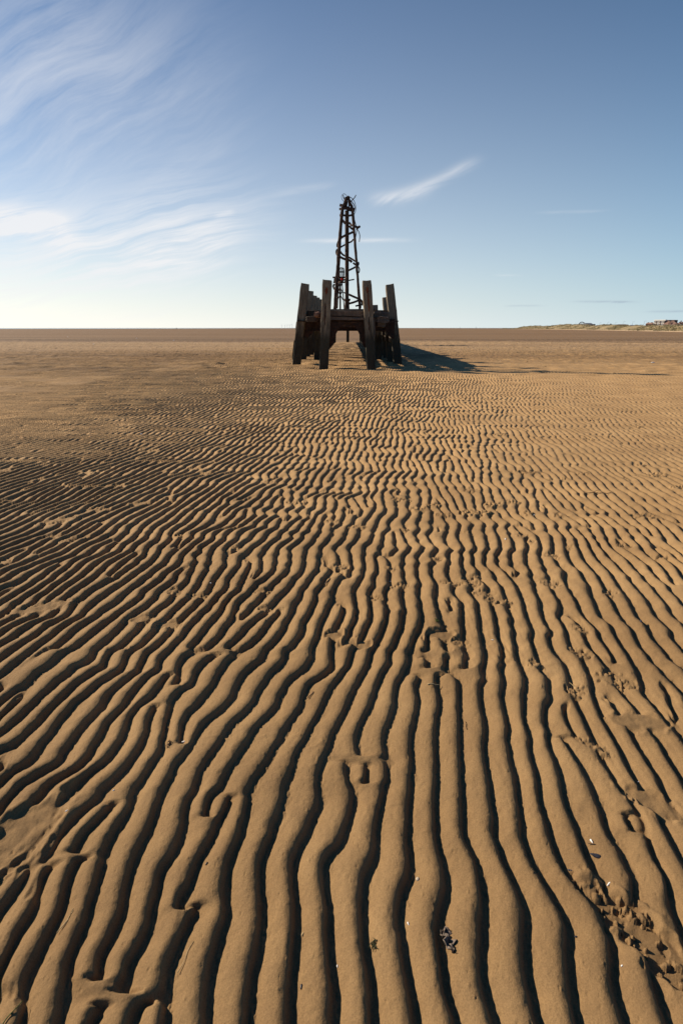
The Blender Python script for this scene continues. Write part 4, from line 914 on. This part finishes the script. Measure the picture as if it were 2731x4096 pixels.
for px, D_, lab in ((1838, 700, 'middle one of three dark specks on the horizon, a thin marker post'), (1903, 640, 'rightmost dark marker post on the horizon before the dunes')):
    k = ray(px, 1313); x = k[0] / k[1] * D_; mb = MB(); mb.tube([(x, D_, -.2), (x + .03, D_, 1.2), (x, D_, 2.2)], [.16, .14, .12], 6); mb.box((x, D_, 2.2), (.5, .1, .4)); o = mb.build('marker_post', STEEL); tag(o, lab, 'post', 'marker posts far out on the sand')
# wind turbines out at sea, tiny
TW = plain('turbine white', (.5, .52, .55)); rt = random.Random(4); src_t = None
for i, (zx, lab) in enumerate(((22, 'leftmost'), (56, 'second from the left'), (84, 'third from the left'), (112, 'fourth from the left'), (140, 'tallest and nearest it'))):
    px, py = z1(zx, 648); D_ = 7000; t_ = at(px, py, D_)
    if src_t is None:
        src_t = empty('wind_turbine', (0, 0, 0), 'x', 'wind turbine', 'wind turbines out at sea'); o = src_t
        mb = MB(); mb.tube([(0, 0, 0), (0, 0, 80)], [3.2, 2], 8); part(mb, 'tower', TW, src_t)
        mb = MB(); mb.box((0, 1, 81), (3, 8, 3)); part(mb, 'nacelle', TW, src_t)
        for k in range(3):
            a = k * 2.094 + .4; mb = MB(); mb.tube([(0, -4, 81), (math.sin(a) * 18, -4, 81 + math.cos(a) * 18), (math.sin(a) * 42, -4, 81 + math.cos(a) * 42)], [1.2, 1.6, .4], 5); part(mb, 'blade', TW, src_t)
    else: o = copy_tree(src_t)
    o.location = (t_.x, D_, 0); o.scale = (.42,) * 3 if i < 4 else (.5,) * 3
    o['label'] = 'faint wind turbine on the horizon left of jetty, ' + lab
# ------------------------------------------------------------------ small things on the sand
bpy.context.view_layer.update()
def on_sand(px, py):
    x, y = gnd(px, py)
    for _ in range(3):                                 # where the sight line really meets the rippled sand
        h = sand_z(x, y); d = ray(px, py); t = (h - CAMH) / d[2]; x, y = d[0] * t, d[1] * t
    return Vector((x, y, sand_z(x, y)))
OLIVE = plain('olive weed', (.05, .05, .02), .8, .4, 60)
SHELLW = plain('white shell', (.80, .76, .70), .45, .1, 60); SHELLD = plain('dark mussel shell', (.035, .035, .045), .35, .4, 60)
LEAFM = plain('dry grey leaf', (.17, .13, .10), .7, .35, 40); STRAW = plain('straw', (.42, .30, .15), .7, .2, 60); TWIG = plain('dark twig', (.10, .06, .035), .8, .3, 60); WEED = plain('green weed', (.07, .09, .02), .8, .4, 60); STONE = plain('pale pebble', (.45, .36, .25), .6, .2, 50)
def grid_thing(name, n, m_, fn, mt, loc, rz, tilt, label, cat, group=None, thick=.0008):
    vs = [fn(i / n, j / m_) for i in range(n + 1) for j in range(m_ + 1)]
    fs = [(i * (m_ + 1) + j, (i + 1) * (m_ + 1) + j, (i + 1) * (m_ + 1) + j + 1, i * (m_ + 1) + j + 1) for i in range(n) for j in range(m_)]
    me_ = bpy.data.meshes.new(name); me_.from_pydata(vs, [], fs); me_.materials.append(mt); me_.shade_smooth()
    o = bpy.data.objects.new(name, me_); COL.objects.link(o); o.location = loc; o.rotation_euler = (tilt[0], tilt[1], rz)
    s = o.modifiers.new('t', 'SOLIDIFY'); s.thickness = thick; s.offset = 0
    return tag(o, label, cat, group)
def leaf(u, v):
    w = .016 * math.sin(math.pi * min(1, u * 1.02)) ** .7 * (1 + .25 * math.sin(u * 19)); a = (v - .5) * 2
    return ((u - .5) * .058, a * w + .004 * math.sin(u * 7), .004 + .006 * abs(a) ** 1.5 + .0035 * math.sin(u * 11 + a * 3) + .003 * math.sin(u * 23 - a * 6))
p = on_sand(1792, 3768); grid_thing('leaf', 22, 12, leaf, LEAFM, p + Vector((0, 0, .002)), R(98), (.25, .1), 'crumpled dry grey leaf lying across a ripple trough', 'leaf')
p = on_sand(1772, 3742)
def leaf2(u, v): x, y, z_ = leaf(u, v); return (x * .5, y * .5, z_ * .8)
grid_thing('leaf', 14, 8, leaf2, LEAFM, p + Vector((0, 0, .003)), R(60), (.1, .3), 'small torn leaf scrap touching the left side of the grey leaf', 'leaf')
def shell_fn(L, W_, H_):
    def f(u, v):
        a = (v - .5) * 2; k = math.sin(math.pi * (.08 + .92 * u) ** .8 * .98) ** .6 if u < 1 else 0
        k = max(0, (u ** .5) * math.sqrt(max(0, 1 - (max(0, u - .55) / .45) ** 2)))
        return ((u - .5) * L, a * W_ / 2 * k, H_ * (1 - a * a) * k * (1 + .05 * math.sin(a * 20)))
    return f
G_S = 'small shells scattered on the sand'
for px, py, L, W_, H_, rz, mt, lab in [
 (2364, 3366, .014, .008, .004, 100, SHELLW, 'small white shell beside a dark trough in the lower right'),
 (2433, 3537, .020, .006, .002, 35, SHELLW, 'longest white splinter of razor shell, lying on a ridge at lower right'),
 (2281, 3485, .018, .010, .005, -30, SHELLD, 'blue-black mussel shell on the edge of a trough, lower right'),
 (2301, 3748, .007, .006, .003, 0, SHELLD, 'tiny dark shell below the mussel shell, lower right'),
 (2485, 3865, .006, .005, .003, 20, SHELLW, 'tiny white shell left of the boot print near the bottom right corner'),
 (2381, 3423, .034, .018, .006, -20, SHELLD, 'half buried dark shell just below the small white shell'),
 (1632, 3696, .009, .005, .003, 110, SHELLW, 'tiny white shell left of the grey leaf'),
 (1886, 2201, .022, .016, .006, 60, SHELLD, 'grey shell fragment in a trough right of centre'),
 (2020, 2157, .026, .014, .006, 70, SHELLW, 'grey white shell fragment in the middle distance right of centre'),
 (2135, 2061, .03, .014, .006, 40, SHELLW, 'white shell sliver beside trodden sand in the middle distance'),
 (268, 3245, .010, .006, .003, 30, SHELLW, 'white shell chip on a ridge near the left boot print'),
 (456, 3163, .007, .005, .003, 30, SHELLW, 'tiny white chip at a ripple fork on the left'),
 (735, 2968, .016, .010, .004, 10, SHELLW, 'pale broken shell at the head of a blind trough left of centre'),
 (842, 2330, .014, .012, .005, 0, SHELLW, 'round white shell on the ridges at left in the middle distance'),
 (1560, 2327, .014, .010, .004, 0, SHELLW, 'white chip right of centre in the middle distance'),
 (1968, 2560, .012, .008, .003, 0, SHELLW, 'white chip right of the flat slab print'),
 (565, 1733, .05, .03, .015, 0, SHELLW, 'white shell far out on the left'),
 (2550, 3130, .008, .006, .003, 0, SHELLW, 'pinhead white chip above the tread print at right'),
 (2560, 2490, .030, .014, .005, 60, SHELLD, 'dark shell in a trough at the right edge of the middle distance'),
 (1210, 3738, .010, .006, .002, 60, STRAW, 'pale straw coloured chip in a trough at bottom centre'),
 (1349, 3866, .006, .004, .002, 90, SHELLW, 'tiny white chip beside a trough at the bottom centre'),
 (1205, 3948, .012, .006, .003, 80, SHELLD, 'small dark chip standing at a trough edge near the bottom'),
 (827, 3456, .010, .005, .004, 60, SHELLD, 'black chip on the sunlit edge of a trough, lower left of centre'),
]:
    p = on_sand(px, py); sc = .0
    grid_thing('shell', 8, 10, shell_fn(L, W_, H_), mt, p + Vector((0, 0, .0012)), R(rz), (0, 0), lab, 'shell', G_S)
for px, py, L, lab in [(548, 1354, .16, 'white fleck, leftmost but one of the specks on the far sand'), (696, 1363, .14, 'white fleck on the far sand, nearest the jetty'), (375, 1375, .14, 'white fleck on the far sand, lowest of the specks'), (273, 1349, .12, 'white fleck farthest left on the far sand'), (2608, 1449, .13, 'flat white scrap on the smooth sand right of the jetty shadow')]:
    g_ = gnd(px, py); grid_thing('litter_scrap', 6, 6, shell_fn(L * 1.5, L, L * .35), SHELLW, Vector((g_[0], g_[1], sand_z(*g_) if g_[1] < 58 else .03)), R(20), (0, 0), lab, 'litter', 'white scraps far out on the sand', .01)
def stick(px, py, L, ang, r, mt, label, name='twig', branch=False, cat='twig', seed=0):
    p = on_sand(px, py); a = R(ang); d_ = Vector((math.cos(a), math.sin(a), 0)); s_ = Vector((-d_.y, d_.x, 0)); P = []
    for i in range(7):
        t = i / 6 - .5; q = p + d_ * (t * L) + s_ * (math.sin(i * 1.1 + seed) * L * .04); P.append(q)
    zs = [sand_z(q.x, q.y) for q in P]; hi_ = max(zs)
    for i, q in enumerate(P): q.z = .35 * zs[i] + .65 * hi_ + r * .9
    mb = MB(); mb.tube(P, [r * (1 - .06 * i) for i in range(7)], 6)
    if branch:
        mb.tube([P[2], P[2] + (d_ + s_).normalized() * L * .25, P[2] + (d_ + s_ * .6).normalized() * L * .4 + Vector((0, 0, .004))], [r * .8, r * .6, r * .3], 5)
        mb.tube([P[4], P[4] + (d_ - s_).normalized() * L * .2], [r * .7, r * .3], 5)
    o = mb.build(name, mt, None, True); return tag(o, label, cat)
stick(1733, 2738, .055, 8, .0022, STRAW, 'short straw coloured twig lying across a ridge in the middle')
stick(1310, 2327, .11, 75, .0045, TWIG, 'dark worm-like twig lying in a trough in the middle distance')
stick(2390, 1976, .26, 3, .0035, TWIG, 'thin forked dark twig on the sand in the middle distance at right', branch=True)
stick(1243, 2782, .045, 62, .0025, TWIG, 'brown bark sliver on a sunlit ridge edge, left of centre')
stick(2292, 2752, .06, 110, .0018, STRAW, 'pale straw standing over a small hole at right', 'straw')
stick(266, 3685, .06, 76, .0012, STRAW, 'longer of two pale straws crossing a dark trough at lower left', 'straw', seed=1)
stick(272, 3680, .045, 74, .0010, STRAW, 'shorter pale straw lying close beside the longer one at lower left', 'straw', seed=2)
stick(744, 3828, .07, 72, .0012, STRAW, 'thin curved brown stem along a trough edge at lower left of centre', 'straw', seed=3)
stick(1862, 2903, .05, 88, .0015, TWIG, 'thin reddish stem at a trough edge right of centre', 'straw')
stick(2364, 3378, .02, -15, .0014, TWIG, 'tiny dark splinter just under the small white shell')
stick(50, 4050, .05, 70, .0015, WEED, 'thin green-brown stem at the bottom left corner', 'straw')
def clump(px, py, s, mt, label, n=26, name='seaweed'):
    p = on_sand(px, py); rg = random.Random(px); mb = MB()
    for _ in range(n):
        a = rg.uniform(0, 6.28); d_ = Vector((math.cos(a) * .6, math.sin(a), 0)); q = p + d_ * s * rg.uniform(0, .5); q.z = sand_z(q.x, q.y)
        mb.tube([q, q + Vector((rg.uniform(-.3, .3), rg.uniform(-.3, .3), .35)) * s * .5, q + Vector((rg.uniform(-.6, .6), rg.uniform(-.6, .6), .15)) * s * .6], [.0012, .0014, .0006], 4)
    o = mb.build(name, mt, None); return tag(o, label, 'seaweed')
clump(1748, 2484, .030, WEED, 'small tuft of green seaweed in a trough right of centre')
clump(1494, 3778, .026, OLIVE, 'brown green weed clinging to a trough side in the bottom middle')
clump(678, 2978, .030, TWIG, 'dark plant debris in a trough left of centre', 20)
p = on_sand(1670, 3518); mb = MB()
bm_ = bmesh.new(); bmesh.ops.create_icosphere(bm_, subdivisions=2, radius=.006)
for v_ in bm_.verts: v_.co *= 1 + .2 * mnoise.noise(v_.co * 300); v_.co.z *= .6
me_ = bpy.data.meshes.new('pebble'); bm_.to_mesh(me_); me_.materials.append(STONE); me_.shade_smooth(); o = bpy.data.objects.new('pebble', me_); COL.objects.link(o); o.location = p + Vector((0, 0, .002)); tag(o, 'small pale pebble at the bend of a trough, bottom middle', 'pebble')
# ------------------------------------------------------------------ light, sky, camera
SUN_EL, SUN_AZ = R(27.8), R(-67)            # azimuth clockwise from +Y: left and a little ahead
sd = Vector((math.sin(SUN_AZ) * math.cos(SUN_EL), math.cos(SUN_AZ) * math.cos(SUN_EL), math.sin(SUN_EL)))
sl = bpy.data.lights.new('sun', 'SUN'); sl.energy = 5.0; sl.angle = R(.55); sl.color = (1.0, .87, .70)
so = bpy.data.objects.new('sun', sl); COL.objects.link(so)
so.rotation_euler = sd.to_track_quat('Z', 'Y').to_euler(); so.location = (-30, 15, 25)
wld = bpy.data.worlds.new('World'); scene.world = wld; wld.use_nodes = True
nt = wld.node_tree; bg = nt.nodes['Background']
sky = nt.nodes.new('ShaderNodeTexSky'); sky.sky_type = 'NISHITA'; sky.sun_disc = False
sky.sun_elevation = SUN_EL; sky.sun_rotation = SUN_AZ
sky.air_density = 1.0; sky.dust_density = .4; sky.ozone_density = 2.5; sky.altitude = 0
tc = nt.nodes.new('ShaderNodeTexCoord'); sp = nt.nodes.new('ShaderNodeSeparateXYZ'); nt.links.new(tc.outputs['Generated'], sp.inputs[0])
Yp = mth(nt, 'MAXIMUM', sp.outputs['Y'], .02)
U = mth(nt, 'DIVIDE', sp.outputs['X'], Yp); V = mth(nt, 'DIVIDE', sp.outputs['Z'], Yp)
def uv(px, py):                              # 1568-wide view of the photograph -> slopes
    d = ray(px * 1.7417, py * 1.7417); return d[0] / d[1], d[2] / d[1]
def comb(x, y, z=0.0):
    c = nt.nodes.new('ShaderNodeCombineXYZ')
    for i, a in enumerate((x, y, z)):
        if hasattr(a, 'is_linked'): nt.links.new(a, c.inputs[i])
        else: c.inputs[i].default_value = a
    return c.outputs[0]
total = None
WN = noise(nt, comb(U, V), 5.0, 2, .5)                      # one slow warp shared by all the cloud
UW = mth(nt, 'ADD', U, mth(nt, 'MULTIPLY', mth(nt, 'SUBTRACT', WN, .5), .06)); VW = mth(nt, 'ADD', V, mth(nt, 'MULTIPLY', mth(nt, 'SUBTRACT', WN, .5), -.05))
def fibre(ang, along, across, sc, seed):
    c, s_ = math.cos(R(ang)), math.sin(R(ang))
    l = mth(nt, 'ADD', mth(nt, 'MULTIPLY', UW, c * along), mth(nt, 'MULTIPLY', VW, s_ * along))
    t = mth(nt, 'ADD', mth(nt, 'MULTIPLY', UW, -s_ * across), mth(nt, 'MULTIPLY', VW, c * across))
    return noise(nt, comb(l, t, seed), sc, 8, .66)
FIB = {'v': fibre(27, 1.2, 9.0, 2.4, 1.0), 'h': fibre(11, 1.3, 18.0, 2.6, 5.0)}
def streak(p, q, wid, strength, nsc=3.0, ws=.35, lo=.35, hi=.75, bend=0.0, seed=0.0):
    """a wisp between two sky directions: soft ellipse times stretched noise"""
    global total
    a = uv(*p); b_ = uv(*q); dx, dy = b_[0] - a[0], b_[1] - a[1]; L = math.hypot(dx, dy); c, s_ = dx / L, dy / L
    mx, my = (a[0] + b_[0]) / 2, (a[1] + b_[1]) / 2
    X_ = mth(nt, 'SUBTRACT', U, mx); Y_ = mth(nt, 'SUBTRACT', V, my)
    l = mth(nt, 'ADD', mth(nt, 'MULTIPLY', X_, c), mth(nt, 'MULTIPLY', Y_, s_))
    t = mth(nt, 'ADD', mth(nt, 'MULTIPLY', X_, -s_), mth(nt, 'MULTIPLY', Y_, c))
    l = mth(nt, 'DIVIDE', l, L / 2); t = mth(nt, 'DIVIDE', t, wid)
    if bend: t = mth(nt, 'SUBTRACT', t, mth(nt, 'MULTIPLY', mth(nt, 'MULTIPLY', l, l), bend))
    n = FIB['v' if seed < 2.5 or seed in (10.0, 11.0) else 'h']
    wob = mth(nt, 'MULTIPLY', mth(nt, 'SUBTRACT', n, .5), 1.6); t2 = mth(nt, 'ADD', t, wob)
    e = mth(nt, 'ADD', mth(nt, 'MULTIPLY', mth(nt, 'MULTIPLY', l, l), mth(nt, 'MULTIPLY', l, l)), mth(nt, 'MULTIPLY', t2, t2))
    g = mth(nt, 'POWER', 2.718, mth(nt, 'MULTIPLY', e, -1.6))
    r = ramp(nt, n, [(lo + .04, .03), (hi - .03, 1)]).outputs['Color']
    o = mth(nt, 'MULTIPLY', mth(nt, 'MULTIPLY', g, r), strength)
    total = o if total is None else mth(nt, 'ADD', total, o)
# broad veils
streak((-250, 420), (520, 60), .15, .34, 2.2, .30, .30, .75, 0, 1.0)
streak((-200, 180), (260, -40), .10, .24, 2.0, .30, .30, .75, 0, 2.0)
streak((-150, 560), (560, 440), .07, .40, 2.2, .25, .35, .7, 0, 3.0)
streak((-100, 650), (620, 520), .07, .35, 2.6, .25, .35, .7, 0, 4.0)
streak((100, 640), (650, 480), .045, .34, 2.6, .25, .35, .7, .3, 5.0)
streak((-300, 660), (500, 640), .06, .42, 2.2, .25, .30, .7, 0, 6.0)
streak((150, 560), (560, 560), .05, .22, 2.6, .2, .35, .7, 0, 6.5)
# bright wisps
streak((-60, 480), (190, 530), .028, 1.0, 3.5, .35, .30, .62, -.6, 7.0)
streak((-80, 520), (180, 515), .022, .5, 3.5, .35, .30, .62, .4, 7.5)
streak((300, 612), (500, 600), .0075, .9, 3.5, .3, .30, .62, .3, 8.0)
streak((690, 553), (940, 551), .0040, .55, 3.5, .3, .30, .62, .0, 9.0)
streak((850, 470), (1000, 430), .013, .75, 3.5, .35, .25, .6, .5, 10.0)
streak((960, 440), (1100, 362), .010, .40, 3.0, .3, .25, .6, -.2, 11.0)
streak((490, 498), (540, 486), .006, .4, 3.0, .3, .25, .6, .0, 12.0)
streak((1230, 488), (1400, 484), .003, .10, 3.0, .3, .25, .6, .0, 13.0)
streak((1130, 632), (1200, 633), .002, .25, 3.0, .3, .25, .6, .0, 14.0)
streak((620, 445), (770, 422), .006, .16, 3.0, .3, .25, .6, .0, 15.0)
wisps = mth(nt, 'MINIMUM', mth(nt, 'MULTIPLY', total, 1.10), .85)
tot2 = total; total = None
streak((1310, 693), (1460, 693), .0022, .8, 3.0, .3, .25, .6, .0, 16.0)
streak((1160, 703), (1250, 702), .0018, .6, 3.0, .3, .25, .6, .0, 17.0)
streak((1480, 716), (1600, 714), .0022, .6, 3.0, .3, .25, .6, .0, 18.0)
dark = mth(nt, 'MINIMUM', total, .5)
SKY_K = .053
skc = mixc(nt, 1.0, sky.outputs['Color'], (.36, .91, 1.34), 'MULTIPLY')
skc = mixc(nt, 1.0, skc, ramp(nt, sp.outputs['Z'], [(.10, 1.0), (.75, .62)]).outputs['Color'], 'MULTIPLY')
side = mth(nt, 'MULTIPLY_ADD', U, -.75, .5, clamp=True)      # 1 towards the sun's side
pale = mixc(nt, side, (8.0, 9.9, 10.8), (16.5, 15.2, 13.2))
hz = mth(nt, 'POWER', 2.718, mth(nt, 'MULTIPLY', mth(nt, 'MAXIMUM', V, 0.0), -4.3))
skc = mixc(nt, mth(nt, 'MULTIPLY', hz, .93), skc, pale)
c1 = mixc(nt, wisps, skc, (12.0, 12.0, 12.2))
c2 = mixc(nt, dark, c1, (4.6, 5.6, 7.0))
nt.links.new(c2, bg.inputs['Color']); bg.inputs['Strength'].default_value = SKY_K
scene.view_settings.view_transform = 'Standard'; scene.view_settings.look = 'None'
scene.view_settings.exposure = .5; scene.view_settings.gamma = 1
cam = bpy.data.cameras.new('camera'); co_ = bpy.data.objects.new('camera', cam); COL.objects.link(co_)
co_.location = (0, 0, CAMH); co_.rotation_euler = (math.pi / 2 - TH, 0, 0)
cam.sensor_fit = 'VERTICAL'; cam.sensor_height = 36; cam.sensor_width = 24; cam.lens = 18
cam.clip_start = .02; cam.clip_end = 20000
scene.camera = co_
scene.cycles.max_bounces = 4; scene.cycles.diffuse_bounces = 2; scene.cycles.glossy_bounces = 2
wld.cycles.sampling_method = 'MANUAL'; wld.cycles.sample_map_resolution = 256
